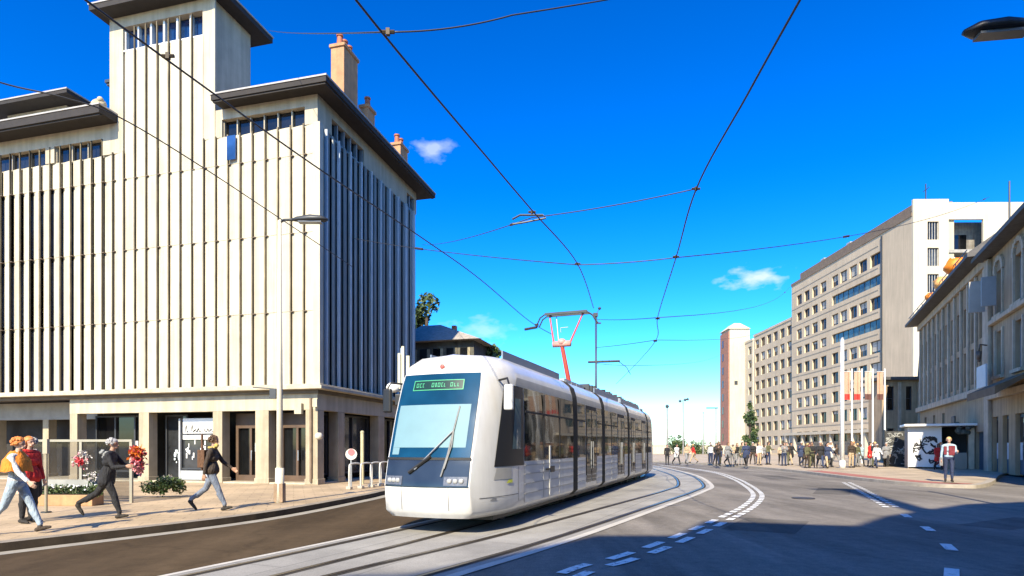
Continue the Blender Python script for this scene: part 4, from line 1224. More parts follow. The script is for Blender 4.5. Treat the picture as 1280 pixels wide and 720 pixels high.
for za, zb in zrows:
    m = MB(); endbox(m, 2.0, 3.6, .03, .06, za, zb); wo = m.build('window', win_dark, sb)
    m = MB()
    for q in range(5): endbox(m, 2.0+q*.38, 2.08+q*.38, .07, .14, za, zb)
    m.build('bar', mat('pale_bars', (.4, .38, .33), .6), wo)
m = MB()
endbox(m, 5.0, 9.9, -2.1, .2, 29.3, 29.55); endbox(m, 5.0, 9.9, -2.1, .2, 25.25, 25.5)
endbox(m, 5.0, 9.9, .12, .2, 29.55, 29.75); endbox(m, 5.0, 9.9, .1, .2, 26.3, 26.45)
for q in range(12): endbox(m, 5.2+q*.38, 5.26+q*.38, .12, .18, 25.5, 26.3)
m.build('loggia_floor', mat('weathered_slab', (.32, .30, .26), .9, var=.3), sb)
m = MB(); endbox(m, 7.2, 9.3, -2.19, -2.1, 29.6, 32.6); m.build('loggia_door', win_dark, sb)
m = MB()
for q in range(9):
    a_ = R(q*11.25); endbox(m, 5.1+1.6*math.sin(a_), 5.3+1.7*math.sin(a_), -2.1, -1.8, 30+2.6*math.cos(a_)-.35, 30+2.6*math.cos(a_))
m.build('arch', conc_grey, sb)
rq = random.Random(23)
for k in range(2):
    x = 9+k*9; w_ = 1.2; h_ = .7
    obox('roof_equipment', frame_grey, sb, (x, x+w_, 1.5, 2.6, 36.71, 36.7+h_))
m = MB(); m.tube([(LnB-3, 4, 36.7), (LnB-3, 4, 40.5)], .09, 6); m.tube([(LnB-3.6, 4, 39.6), (LnB-2.2, 4, 39.7)], .05, 5); m.build('antenna', steel_dark, sb)
# ground floor arcade and canopy
m = MB()
for k in range(10): m.box(1+k*3.5, 1.5+k*3.5, -1.8, -1.3, .14, 3.8)
m.box(.5, LnB-2, -2.0, -.003, 3.8, 4.3); m.build('arcade', conc_white, sb)

def cols_even(Ln, n, w, m0): 
    p = (Ln-2*m0-w)/(n-1); return [(m0+k*p, m0+k*p+w) for k in range(n)]
b2 = block('lower_wing', 'mid height concrete wing stepping down from the tallest block', 124.05, 145, 58.2, 28.0, 12, [(27.0-3.3*k-2.0, 27.0-3.3*k) for k in range(8)], cols_even(20.95, 6, 2.2, .8), conc_tan, frame_dark)
b3 = block('end_wing', 'farthest cream wing beside the brick red block', 145.05, 158, 58.2, 27.2, 10, [(26.0-3.3*k-1.9, 26.0-3.3*k) for k in range(7)], cols_even(12.95, 3, 2.0, .8), conc_white, frame_dark)
rb = thing('brick_red_block', 'slim block with a brick red flank and cream front at the street end', 'building', (54.4, 150, 0), R(0))
red_brick = slabs('red_brick', (.34, .12, .075), (.28, .10, .06), (.3, .22, .17), 1.0, 0, .5, .2, .02)
m = MB(); m.box(0.02, 5.0, 0, 6.0, .0, 31.0); m.build('wall', conc_white, rb)
m = MB(); m.box(-.3, .0, .0, 6.0, 0, 30.4); m.build('flank_wall', mat('brick_red_render', (.42, .19, .12), .85, var=.2, streak=.2), rb)
m = MB(); m.loft([[(-.4,-.3,31.0),(5.2,-.3,31.0),(5.2,6.3,31.0),(-.4,6.3,31.0)], [(1.5,1,32.6),(3,1,32.6),(3,5,32.6),(1.5,5,32.6)]]); m.build('roof', conc_white, rb)
m = MB(); 
for k in range(8): m.box(-.36, -.302, 3.4, 4.2, 3+3.4*k, 4.8+3.4*k)
m.build('window_stripe', win_dark, rb)
m = MB(); m.box(1.2, 2.0, -.06, -.003, 17, 18); m.build('wall_box', steel_dark, rb)

# ------------------------------------------------------------------ near stone houses on the shaded side
stone = mat('old_grey_stone', (.45, .33, .20), .9, var=.22, scale=.8, streak=.28, fine=.1)
stone_lt = mat('pale_grey_trim', (.52, .43, .31), .85, var=.2, streak=.25)
slate = mat('slate_roof', (.085, .08, .075), .7, var=.35, scale=4)
door_blue = mat('dull_blue_door', (.06, .11, .16), .6, var=.3, streak=.2)
LA = 22.9
ha = thing('stone_house', 'grey stone house with tall narrow windows and orange bundles on its gutter', 'house', (38.1, 56, 0), math.atan2(-.901, -.433))
wc = [(1.0+k*1.95, 2.05+k*1.95) for k in range(11)]
gw = [(2.2, 3.1), (6.0, 6.9), (9.6, 10.5)]
m = MB(); facade(m, 0, LA, .1, 12.9, wc, [(8.3, 10.9), (5.6, 7.9), (2.9, 4.2, gw), (.1, 2.5, [(14.5, 16.3), (17.2, 18.6), (19.6, 21.6)])], .35)
m.build('wall', stone, ha)
obox('core', stone, ha, (.01, LA-.01, .36, 11, .1, 12.9))
m = MB()
for k in range(12):
    x = .5+k*1.95; m.box(x-.16, x+.16, -.14, -.003, 5.2, 12.3)
m.build('pilaster', stone_lt, ha, bevel=.02)
obox('cornice', stone_lt, ha, (-.2, LA, -.35, -.003, 4.75, 5.18), (-.2, LA, -.22, -.003, 12.35, 12.88), bevel=.03)
m = MB(); m.loft([[(-.8,-1.1,12.92),(LA,-1.1,12.92),(LA,11,12.92),(-.8,11,12.92)], [(-.8,-1.1,13.15),(LA,-1.1,13.15),(LA,11.4,13.15),(-.8,11.4,13.15)], [(2.4,3.6,16.6),(LA,3.6,16.6),(LA,7,16.6),(2.4,7,16.6)]])
m.build('roof', slate, ha)
for r in ((8.3, 10.9), (5.6, 7.9)):
    for xa, xb in wc: window(ha, xa, xb, r[0], r[1], .2, frame_grey, win_dark, 2, 2, .06, .05)
for xa, xb in gw: window(ha, xa, xb, 2.9, 4.2, .2, frame_dark, win_dark, 2, 1)
for xa, xb in ((14.5, 16.3), (17.2, 18.6), (19.6, 21.6)):
    d = obox('door', door_blue, ha, (xa, xb, .2, .28, .14, 2.5)); obox('handle', steel, d, (xb-.25, xb-.2, .14, .198, 1.1, 1.3))
obox('oval_sign', mat('oval_dark', (.1, .08, .06), .7), ha, (13.2, 14.2, -.09, -.003, 3.1, 3.8), bevel=.3)
m = MB(); m.box(20.6, 22.6, 3.2, 4.4, 14.6, 18.4); m.box(20.5, 22.7, 3.1, 4.5, 18.4, 18.6)
ch = m.build('chimney', mat('sooty_brick', (.2, .12, .09), .9, var=.4), ha)
for k in range(3): m = MB(); m.tube([(21+k*.6, 3.8, 18.6), (21+k*.6, 3.8, 19.1)], .16, 8); m.build('chimney_pot', pot_terra, ch)
obox('roof_rail', steel_dark, ha, (.2, 22, -.95, -.91, 13.55, 13.6), *[(x, x+.05, -.95, -.91, 13.16, 13.55) for x in range(1, 22, 2)])
m = MB(); m.tube([(22.5, 1, 15), (22.5, 1, 17.2)], .05, 6); m.build('anchor_mast', steel_dark, ha)
# orange bundles lying on the gutter
tarp = mat('orange_tarpaulin', (.80, .22, .01), .6, var=.35, scale=5); tarp2 = mat('pale_orange_tarpaulin', (.75, .38, .12), .6, var=.35, scale=5)
ux, uy = -.433, -.901
for k, (x, r, mm, lab) in enumerate(((17.8, .55, tarp, 'largest orange tarpaulin bundle on the stone house gutter'), (13.6, .45, tarp2, 'middle pale orange tarpaulin bundle on the stone house gutter'), (9.4, .34, tarp, 'smallest orange tarpaulin bundle, lowest along the stone house gutter'))):
    px_ = Vector((38.1+ux*x+.901*(-.75), 56+uy*x-.433*(-.75), 13.16))
    t = thing('tarpaulin_bundle', lab, 'tarpaulin', px_, 0, 'orange bundles on the gutter')
    m = MB(); rs = random.Random(k)
    rings = []
    for i in range(1, 8):
        a_ = math.pi*i/8; rings.append([Vector((r*math.sin(a_)*math.cos(q*.5236)*(1+.25*rs.uniform(-1,1)), r*1.2*math.sin(a_)*math.sin(q*.5236)*(1+.25*rs.uniform(-1,1)), r*(1-math.cos(a_))*1.0*(1+.1*rs.uniform(-1,1)))) for q in range(12)])
    m.loft(rings); m.build('cloth', mm, t, smooth=True)
    m = MB(); m.tube([(-r*.9, 0, .9*r), (0, 0, 2.02*r), (r*.9, 0, .9*r)], .04, 5); m.build('tie', white_paint, t)

LBt = 23.7
hb = thing('corner_house', 'dark weathered corner house with blue shop doors and hanging signs', 'house', (28.17, 35.35, 0), math.atan2(-.901, -.433))
wb = [(1.3, 2.5), (4.6, 5.9), (8.0, 9.3), (11.4, 12.7), (14.8, 16.1), (18.2, 19.5)]
gd = [(.5, 1.6), (2.4, 3.5), (4.6, 6.6), (8.4, 10.6), (12.2, 14.4), (16.2, 18.4)]
m = MB(); facade(m, 0, LBt, .1, 12.6, wb, [(9.0, 11.5), (5.6, 8.1), (.1, 3.3, gd)], .35); m.build('wall', stone, hb)
obox('core', stone, hb, (.01, LBt-.01, .36, 10, .1, 12.6))
obox('quoin', stone_lt, hb, (-.45, .45, -.22, -.003, .1, 12.55), bevel=.04)
obox('cornice', stone_lt, hb, (.46, LBt, -.3, -.003, 4.3, 4.65), (.46, LBt, -.25, -.003, 8.6, 8.85), bevel=.03)
m = MB(); m.loft([[(-.6,-.8,12.62),(LBt,-.8,12.62),(LBt,10.5,12.62),(-.6,10.5,12.62)], [(-.6,-.8,12.85),(LBt,-.8,12.85),(LBt,10.5,12.85),(-.6,10.5,12.85)], [(2.5,3,16.0),(LBt,3,16.0),(LBt,6,16.0),(2.5,6,16.0)]])
m.build('roof', slate, hb)
for r in ((9.0, 11.5), (5.6, 8.1)):
    for xa, xb in wb:
        w = window(hb, xa, xb, r[0], r[1], .2, frame_grey, win_dark, 2, 2, .07, .05)
for xa, xb in wb:
    m = MB()
    for q in range(9):
        a_ = math.pi*q/8; xm = (xa+xb)/2; rr = (xb-xa)/2+.15
        m.box(xm+rr*math.cos(a_)-.14, xm+rr*math.cos(a_)+.14, -.12, -.003, 11.45+rr*.8*math.sin(a_), 11.7+rr*.8*math.sin(a_))
    m.box(xa-.2, xb+.2, -.2, -.003, 8.86, 9.0); m.box(xa-.2, xb+.2, -.2, -.003, 5.4, 5.58)
    for q in (xa-.16, xb+.02): m.box(q, q+.14, -.1, -.003, 9.0, 11.5); m.box(q, q+.14, -.1, -.003, 5.5, 8.2)
    m.build('window_surround', stone_lt, hb); 
for xa, xb in gd:
    d = obox('door', door_blue, hb, (xa, xb, .2, .28, .14, 3.3)); obox('pane', win_dark, d, (xa+.15, xb-.15, .17, .197, 1.4, 3.1))
    obox('notice', mat('notice_white', (.5, .52, .55), .7, var=.3), d, (xa+.2, xa+.55, .15, .169, .9, 1.8))
for k, (x0, x1, z0, z1, c, yy) in enumerate(((.8, .95, 9.4, 11.2, (.36, .34, .30), -1.2), (3.0, 3.15, 9.3, 10.9, (.27, .27, .26), -1.1))):
    obox('hanging_sign', mat('hanging_sign_%d' % k, c, .6, var=.1), hb, (x0, x1, yy, -.45, z0, z1))
obox('flat_sign', mat('pale_blue_sign', (.42, .48, .52), .5, var=.1), hb, (.7, 2.6, -.8, -.72, 4.95, 6.2)); 
m = MB(); m.tube([(.3, -.1, 7.5), (.3, -.55, 7.6), (.3, -.6, 7.2)], .05, 6); m.tube([(.3, -.6, 7.2), (.3, -.6, 6.7)], .16, 8, r2=.1); m.ball((.3, -.6, 6.65), .1)
m.build('ornate_lamp', mat('old_bronze', (.16, .12, .09), .6, .3, var=.5, scale=6), hb, smooth=True)
aw = MB(); aw.loft([[(2.9,-.003,5.3),(8.2,-.003,5.3),(8.2,-.003,5.2),(2.9,-.003,5.2)], [(2.9,-1.7,4.5),(8.2,-1.7,4.5),(8.2,-1.7,4.1),(2.9,-1.7,4.1)]]); aw.build('awning', mat('brown_awning', (.12, .085, .05), .85, var=.3), hb)

# grey gatehouse between the stone house and the plaza
gh = thing('gatehouse', 'small grey flat roofed gatehouse at the end of the stone house', 'building', (37.0, 60, 0), R(-4))
m = MB(); facade(m, 0, 4.2, 0, 8.2, [(.5, 1.2), (2.3, 2.9)], [(5.2, 7.6), (1.2, 3.4)], .3); m.build('wall', stone, gh)
obox('core', stone, gh, (.01, 4.19, .31, 2.6, 0, 8.2)); obox('roof', slate, gh, (-.5, 4.3, -.6, 2.8, 8.2, 8.5), bevel=.02)
for r in ((5.2, 7.6), (1.2, 3.4)):
    for xa, xb in ((.5, 1.2), (2.3, 2.9)): window(gh, xa, xb, r[0], r[1], .2, frame_dark, win_dark, 1, 2)
obox('column', stone_lt, gh, (1.5, 1.75, -.2, -.003, 0, 8.0), (3.4, 3.6, -.2, -.003, 0, 8.0))
m = MB(); m.tube([(3.9, -.3, 8.5), (3.9, -.3, 10.5), (4.4, -.2, 12)], .6, 10, r2=.35); m.build('flue', slate, gh)

# kiosk with scribbled panels
kc = P(1135, 0, 40)
kk = thing('kiosk', 'white roofed kiosk with black scribbles on its pale panel', 'kiosk', (kc.x, 40, .14), R(-27))
obox('roof', white_paint, kk, (-.25, 3.9, -.5, 2.2, 2.78, 2.93), bevel=.02)
obox('panel', white_paint, kk, (0, 1.85, 0, .08, .1, 2.77)); obox('side_wall', conc_grey, kk, (3.5, 3.6, .1, 1.79, 0, 2.77)); obox('side_wall', conc_grey, kk, (0, .08, .09, 1.79, 0, 2.77)); obox('back_wall', mat('kiosk_dark', (.04, .04, .04), .8), kk, (.09, 3.49, 1.8, 1.9, 0, 2.77))
obox('post', mat('kiosk_tan_post', (.6, .48, .32), .7, var=.2), kk, (3.25, 3.55, -.12, .08, 0, 2.77))
obox('counter', conc_grey, kk, (1.9, 3.2, 0, .4, 0, 1.05), bevel=.02)
def scribble(m, x0, x1, z0, z1, y, n, rs, r=.03):
    for k in range(n):
        x = rs.uniform(x0, x1); z = rs.uniform(z0, z1)
        pts = [(min(x1, max(x0, x+rs.uniform(-.25, .25))), y, min(z1, max(z0, z+rs.uniform(-.22, .22)))) for _ in range(4)]
        m.tube(catmull(pts, 4), r*rs.uniform(.6, 1.6), 5)
m = MB(); rs = random.Random(14); scribble(m, .3, 1.6, .25, 2.1, -.01, 26, rs, .035); m.build('scribble', black, kk)
m = MB(); 
for k in range(10): m.ball((3.1+rs.uniform(-.5, .5), -.2+rs.uniform(-.2, .2), 2.65+rs.uniform(-.35, .3)), rs.uniform(.08, .2), n=8)
m.build('hanging_basket', mat('grey_green_plant', (.10, .11, .09), .8, var=.5, scale=12), kk)
hc = P(1106, 0, 43)
hd_ = thing('hoarding', 'dark hoarding covered in pale graffiti beside the kiosk', 'hoarding', (hc.x, 43, .14), R(2))
obox('board', mat('hoarding_dark', (.06, .06, .058), .8, var=.3), hd_, (0, 1.65, 0, .08, .0, 2.55), bevel=.01)
m = MB(); scribble(m, .1, 1.5, .2, 2.4, -.02, 40, rs, .022); m.build('graffiti', mat('graffiti_grey', (.42, .42, .39), .7, var=.3), hd_)
m = MB(); m.box(-.05, .03, -.03, .1, 0, 2.65); m.box(1.62, 1.7, -.03, .1, 0, 2.65); m.build('post', steel_dark, hd_)
# low far walls and hedges closing the street end
lw = thing('garden_wall', 'long low pale wall closing the far end of the street', 'wall', (10, 118, 0))
obox('wall', conc_white, lw, (-30, 41, 0, .4, 0, 1.7)); obox('coping', conc_grey, lw, (-30, 41, -.05, .45, 1.7, 1.82))
for k, (x, y, r, h, lab) in enumerate(((30.5, 112, 2.0, 3.4, 'low rounded bush behind the red coated walker'), (35.5, 114, 1.6, 3.0, 'small rounded bush beside the brick red block'), (24, 110, 1.6, 3.1, 'low dark bush just clear of the tram rear'))):
    t = thing('bush', lab, 'bush', (x, y, 0)); m = MB(); rs = random.Random(k)
    leafcloud(m, [((rs.uniform(-r, r)*.7, rs.uniform(-.5, .5), rs.uniform(.3, h*.8)), r*.5) for _ in range(12)], 900, .2, rs); m.build('foliage', leaf_green, t)
    m = MB(); m.tube([(0,0,0), (0,0,h*.6)], .08, 6); m.build('stem', bark, t)

# ------------------------------------------------------------------ the tall house behind the viewer that shades the carriageway
ob = MB()
SH = 20.0; Ls = SH/math.tan(SUN_EL); ofs = Vector((math.sin(SUN_AZ), math.cos(SUN_AZ), 0))*Ls
shp = [G(427, 719), G(512, 718), G(745, 669), G(845, 669), G(880, 651), G(1068, 657), G(1105, 645), G(1205, 630), G(1280, 627)]
fp_ = [(p-ofs) for p in shp]
poly = [(p.x, p.y) for p in fp_]+[(28, fp_[-1].y+1.5), (28, -38), (fp_[0].x-.5, -38)]
bh = thing('shading_house', 'tall house behind the viewer whose shadow falls on the carriageway', 'house', (0, -22, 0))
m = MB(); m.prism([(x, y+22) for x, y in poly], 0, SH-.6); m.build('wall', stone, bh)
m = MB(); m.prism([(x, y+22) for x, y in poly], SH-.597, SH); m.build('roof', slate, bh)

c0 = Vector((2.3, -10.9)); m = MB()
m.box(c0.x-.27, c0.x+.27, c0.y+22-.27, c0.y+22+.27, SH-2, SH+6.6); m.box(c0.x-.34, c0.x+.34, c0.y+22-.34, c0.y+22+.34, SH+6.6, SH+6.9)
cs = m.build('shadow_stack', brick_terra, bh)  # unseen stack, added to cast the pole-shaped shadow on the road
m = MB(); m.tube([(c0.x, c0.y+22, SH+6.9), (c0.x-.1, c0.y+22, SH+7.2), (c0.x-1.3, c0.y+22, SH+7.3)], .16, 8); m.build('shadow_elbow', steel_dark, cs)  # elbow added for the side arm of that shadow
# ------------------------------------------------------------------ people
def person_mesh(name, pose, voxel, fingers=True, coat=0.0, girth=1.0):
    """one continuous body in metres, facing +Y; returns mesh with slots skin, top, trousers, shoes, dark"""
    caps = []
    def cap(a_, ra, b_, rb, slot): caps.append((Vector(a_), ra, Vector(b_), rb, slot))
    lean = pose.get('lean', 0.0)
    hipz = .93
    def fwd(origin, ang, ln): return Vector((origin.x, origin.y+math.sin(ang)*ln, origin.z-math.cos(ang)*ln))
    SK, TP, TR, SHO = 0, 1, 2, 3
    hips = {}; low = 9
    feet = []
    for s, key in ((-1, 'l'), (1, 'r')):
        h = Vector((s*.095, 0, hipz)); th, kn = R(pose['leg_'+key][0]), R(pose['leg_'+key][1])
        k = fwd(h, th, .43); k.x = s*.10; an = fwd(k, th-kn, .42); an.x = s*.10
        cap(h+Vector((0, 0, -.02)), .092*girth, k, .062*girth, TR); cap(k, .062*girth, an+Vector((0,0,.05)), .047, TR)
        cap(fwd(k, th-kn, .12)+Vector((0,-.015,0)), .062*girth, fwd(k, th-kn, .25), .052, TR)
        fa = (th-kn)*.8+R(pose.get('toe_'+key, 0))
        d = Vector((s*.12, math.cos(fa), math.sin(fa))).normalized()
        cap(an, .042, an+Vector((0,0,-.02)), .045, SHO)
        cap(an-d*.05+Vector((0,0,-.045)), .040, an+d*.09+Vector((0,0,-.05)), .038, SHO); cap(an+d*.09+Vector((0,0,-.05)), .038, an+d*.16+Vector((0,0,-.06)), .027, SHO)
        feet.append(an)
    def up(z, x=0, y=0): # torso point with forward lean
        dz = z-hipz; return Vector((x, y+math.sin(lean)*dz, hipz+math.cos(lean)*dz))
    cap(up(.93, -.075), .105*girth, up(.93, .075), .105*girth, TR)
    cap(up(1.0, -.06), .105*girth, up(1.0, .06), .105*girth, TP)
    cap(up(1.08, -.06), .098*girth, up(1.08, .06), .098*girth, TP)
    cap(up(1.24, -.085), .105*girth, up(1.24, .085), .105*girth, TP)
    cap(up(1.33, -.10, -.01), .098*girth, up(1.33, .10, -.01), .098*girth, TP)
    cap(up(1.40, -.15), .062*girth, up(1.43, 0), .07, TP); cap(up(1.40, .15), .062*girth, up(1.43, 0), .07, TP)
    if coat:
        for s in (-1, 1):
            cap(up(1.02, s*.075), .115*girth, up(1.02-coat, s*.10, .0), .125*girth, TP)
        cap(up(1.02, 0, -.02), .12, up(1.02-coat, 0, -.03), .12, TP); cap(up(1.02, 0, .03), .10, up(1.02-coat, 0, .04), .11, TP)
    nb = up(1.45); hb = up(1.55, 0, .015)
    cap(nb, .052, hb, .048, SK)
    turn = R(pose.get('turn', 0)); nod = pose.get('nod', 0.0)
    HM = Matrix.Translation(up(1.53, 0, .01)) @ Matrix.Rotation(turn, 4, 'Z') @ Matrix.Rotation(nod, 4, 'X')
    def hp(x, y, z): return HM @ Vector((x, y, z))
    cap(hp(0, -.025, .125), .082, hp(0, .02, .125), .078, SK)           # cranium
    cap(hp(0, .02, .09), .066, hp(0, .035, .045), .05, SK)              # face to jaw
    cap(hp(0, .088, .095), .010, hp(0, .104, .065), .014, SK)           # nose
    cap(hp(-.02, .07, .028), .022, hp(.02, .07, .028), .022, SK)        # mouth and chin
    for s in (-1, 1): cap(hp(s*.078, -.005, .095), .018, hp(s*.08, -.008, .065), .012, SK)
    palms = []
    for s, key in ((-1, 'l'), (1, 'r')):
        sh = up(1.385, s*.185); sw, eb, out = pose['arm_'+key]
        sw, eb, out = R(sw), R(eb), R(out)
        def dirv(a_, o_): return Vector((s*math.sin(o_), math.sin(a_)*math.cos(o_), -math.cos(a_)*math.cos(o_)))
        el = sh+dirv(sw+lean, out)*.285; wr = el+dirv(sw+eb+lean, out*.4-R(pose.get('cross', 0)))*.25; dh = (wr-el).normalized()
        cap(sh, .058*girth, el, .044*girth, TP); cap(el, .045*girth, el+dh*.22, .036, TP); cap(el+dh*.2, .028, wr, .025, SK)
        pz = Vector((s, 0, 0)) if abs(dh.x) < .8 else Vector((0, 1, 0))
        flat = dh.cross(pz).normalized()           # across the palm
        nrm = flat.cross(dh).normalized()
        if nrm.x*s > 0: nrm = -nrm                 # palm faces the body
        pc = wr+dh*.05
        cap(wr+dh*.02-flat*.018, .019, wr+dh*.085-flat*.028, .016, SK); cap(wr+dh*.02+flat*.018, .019, wr+dh*.085+flat*.028, .016, SK)
        cap(wr+dh*.03, .02, wr+dh*.085, .017, SK)
        if fingers:
            for q, ln in ((-1.5, .062), (-.5, .074), (.5, .08), (1.5, .070)):
                f0 = wr+dh*.088+flat*(q*.0205); f1 = f0+(dh*.92+nrm*.38).normalized()*ln*.5; f2 = f1+(dh*.6+nrm*.8).normalized()*ln*.5
                cap(f0, .0088, f1, .0082, SK); cap(f1, .0082, f2, .0068, SK)
            ff = flat if flat.y > 0 else -flat
            t0 = wr+dh*.03+ff*.028; t1 = t0+(dh*.6+ff*.6+nrm*.3).normalized()*.045; t2 = t1+(dh*.9+nrm*.4).normalized()*.032
            cap(t0, .013, t1, .0105, SK); cap(t1, .0105, t2, .0085, SK)
        palms.append(wr+dh*.09)
    m = MB()
    for a_, ra, b_, rb, s in caps: m.capsule(a_, ra, b_, rb, 12)
    o = m.build('tmp', black)
    md = o.modifiers.new('r', 'REMESH'); md.mode = 'VOXEL'; md.voxel_size = voxel; md.use_smooth_shade = True
    sm = o.modifiers.new('s', 'SMOOTH'); sm.factor = .5; sm.iterations = 2 if voxel < .012 else 1
    dg = bpy.context.evaluated_depsgraph_get()
    me = bpy.data.meshes.new_from_object(o.evaluated_get(dg)); me.name = name
    bpy.data.objects.remove(o, do_unlink=True)
    import numpy as np
    npoly = len(me.polygons); cen = np.zeros(npoly*3); me.polygons.foreach_get('center', cen); cen = cen.reshape(-1, 3)
    best = np.full(npoly, 9.0); slot = np.zeros(npoly, dtype=np.int32)
    for a_, ra, b_, rb, s in caps:
        A = np.array(a_); D = np.array(b_)-A; dd = (D*D).sum() or 1e-9
        t = np.clip(((cen-A)@D)/dd, 0, 1); dist = np.linalg.norm(cen-A-t[:, None]*D, axis=1)-(ra+(rb-ra)*t)
        k = dist < best; best[k] = dist[k]; slot[k] = s
    me.materials.clear()
    for q in range(5): me.materials.append(black)
    me.polygons.foreach_set('material_index', slot); me.polygons.foreach_set('use_smooth', [True]*npoly)
    # eyes and lips
    bm = bmesh.new(); bm.from_mesh(me)
    def bead(c, r, mi, sc=(1, 1, 1)):
        r_ = bmesh.ops.create_icosphere(bm, subdivisions=2, radius=r, matrix=Matrix.Translation(c) @ Matrix.Diagonal((*sc, 1)))
        for f in {f for v in r_['verts'] for f in v.link_faces}: f.material_index = mi; f.smooth = True
    for s in (-1, 1): bead(hp(s*.031, .083, .098), .0095, 4, (1.2, .7, .8)); bead(hp(s*.031, .086, .117), .011, 4, (1.6, .5, .35))
    bead(hp(0, .091, .036), .012, 4, (1.6, .5, .35))
    zmin = min(v.co.z for v in bm.verts)
    for v in bm.verts: v.co.z -= zmin
    bm.to_mesh(me); bm.free(); me.update()
    return me, HM, zmin, [p-Vector((0,0,zmin)) for p in palms]
def hair_mesh(HM, zmin, style, rs):
    m = MB(); rings = []
    n = 16
    for i in range(0, 9):
        a_ = R(88-i*13); ring_ = []
        for k in range(n):
            q = 2*math.pi*k/n; front = max(0, math.sin(q))
            aa = max(a_, R(18)*front+R(-25)*(1-front)) if i > 3 else a_
            r = .094*(1+rs.uniform(-.05, .06))
            x = r*math.cos(aa)*math.cos(q)*.96; y = r*math.cos(aa)*math.sin(q)*1.12-.010; z = .125+r*math.sin(aa)*1.03
            if style == 'long' and i > 5 and front < .35: z -= .055*(i-5)*(1-front); x *= .95
            ring_.append(HM @ Vector((x, y, z))-Vector((0, 0, zmin)))
        rings.append(ring_)
    m.loft(rings)
    if style == 'curly':
        for k in range(120):
            u = Vector((rs.gauss(0,1), rs.gauss(0,1), rs.gauss(0,1))).normalized()
            if u.y > .45 and u.z < .45 or u.z < -.5: continue
            m.ball((HM @ (Vector((0, -.015, .125))+u*.098))-Vector((0,0,zmin)), rs.uniform(.014, .026), n=6)
    if style == 'bun': m.ball((HM @ Vector((0, -.10, .17)))-Vector((0,0,zmin)), .045)
    return m
SKINS = [mat('skin_light', (.56, .34, .24), .55, var=.06), mat('skin_tan', (.40, .23, .15), .55, var=.06), mat('skin_deep', (.15, .085, .055), .5, var=.06)]
HAIRS = {'dark': mat('hair_dark', (.02, .014, .01), .6, var=.2), 'brown': mat('hair_brown', (.10, .055, .025), .6, var=.3), 'blond': mat('hair_blond', (.50, .34, .13), .6, var=.3), 'ginger': mat('hair_ginger', (.62, .20, .04), .6, var=.3), 'grey': mat('hair_grey', (.36, .35, .34), .6, var=.3)}
feat = mat('eye_brow_dark', (.03, .015, .012), .4, var=0)
CL = {}
def cloth(name, c):
    if name not in CL: CL[name] = mat('cloth_'+name, c, .85, var=.28, scale=7, fine=.15, fold=.8)
    return CL[name]
WALK = dict(leg_l=(24, 4), leg_r=(-20, 22), toe_r=-12, arm_l=(-22, 12, 8), arm_r=(26, 18, 8), lean=.04)
WALK2 = dict(leg_l=(-22, 26), leg_r=(22, 3), toe_l=-14, arm_l=(28, 22, 7), arm_r=(-20, 10, 9), lean=.05)
STRIDE = dict(leg_l=(-32, 22), leg_r=(22, 8), toe_l=-18, arm_l=(28, 55, 10), arm_r=(16, 70, 10), lean=.16)
STAND = dict(leg_l=(2, 2), leg_r=(-2, 2), arm_l=(4, 12, 9), arm_r=(-2, 10, 9), lean=.0)
STANDB = dict(leg_l=(6, 8), leg_r=(-5, 2), arm_l=(20, 80, 8), arm_r=(2, 10, 10), lean=.02)
PHONE = dict(leg_l=(3, 3), leg_r=(-6, 4), arm_l=(22, 95, 6), arm_r=(26, 100, 6), lean=.03, nod=-.25, cross=12)
def dress(o, mats_):
    for i, mm in enumerate(mats_):
        o.material_slots[i].link = 'OBJECT'; o.material_slots[i].material = mm
def near_person(label, loc, face, pose, skin, top, trousers, shoes, hair, style, scale=1.0, coat=0, girth=1.0, group=None):
    me, HM, zm, palms = person_mesh('person_body', pose, .0085, True, coat, girth)
    t = thing('person', label, 'person', loc, R(face), group); t.scale = (scale,)*3
    b = bpy.data.objects.new('body', me); COL.objects.link(b); b.parent = t; dress(b, [SKINS[skin], top, trousers, shoes, feat])
    h = hair_mesh(HM, zm, style, random.Random(len(label))).build('hair', HAIRS[hair], t, smooth=True)
    def world(p): return Matrix.Translation(loc) @ Matrix.Rotation(R(face), 4, 'Z') @ (Vector(p)*scale)
    return t, HM, zm, palms, world
dk = cloth('black', (.016, .016, .018)); dkb = cloth('dark_brown', (.055, .038, .026)); jean = cloth('light_jeans', (.34, .42, .50)); jeanb = cloth('grey_blue_jeans', (.17, .20, .26))
wht = cloth('white', (.66, .66, .63)); orange = cloth('orange', (.80, .25, .02)); red = cloth('red', (.60, .025, .02)); shoe = cloth('dark_shoe', (.03, .025, .02)); tan = cloth('tan', (.5, .38, .24)); navy = cloth('navy', (.03, .045, .10)); grey = cloth('grey', (.24, .24, .24))
olive = cloth('olive', (.12, .12, .06)); sky = cloth('pale_blue', (.38, .52, .60)); maroon = cloth('maroon', (.2, .03, .04)); salmon = cloth('salmon', (.72, .36, .24))
def dressings(t, name, fn, mm, smooth=True):
    m = MB(); fn(m); return m.build(name, mm, t, smooth=smooth)
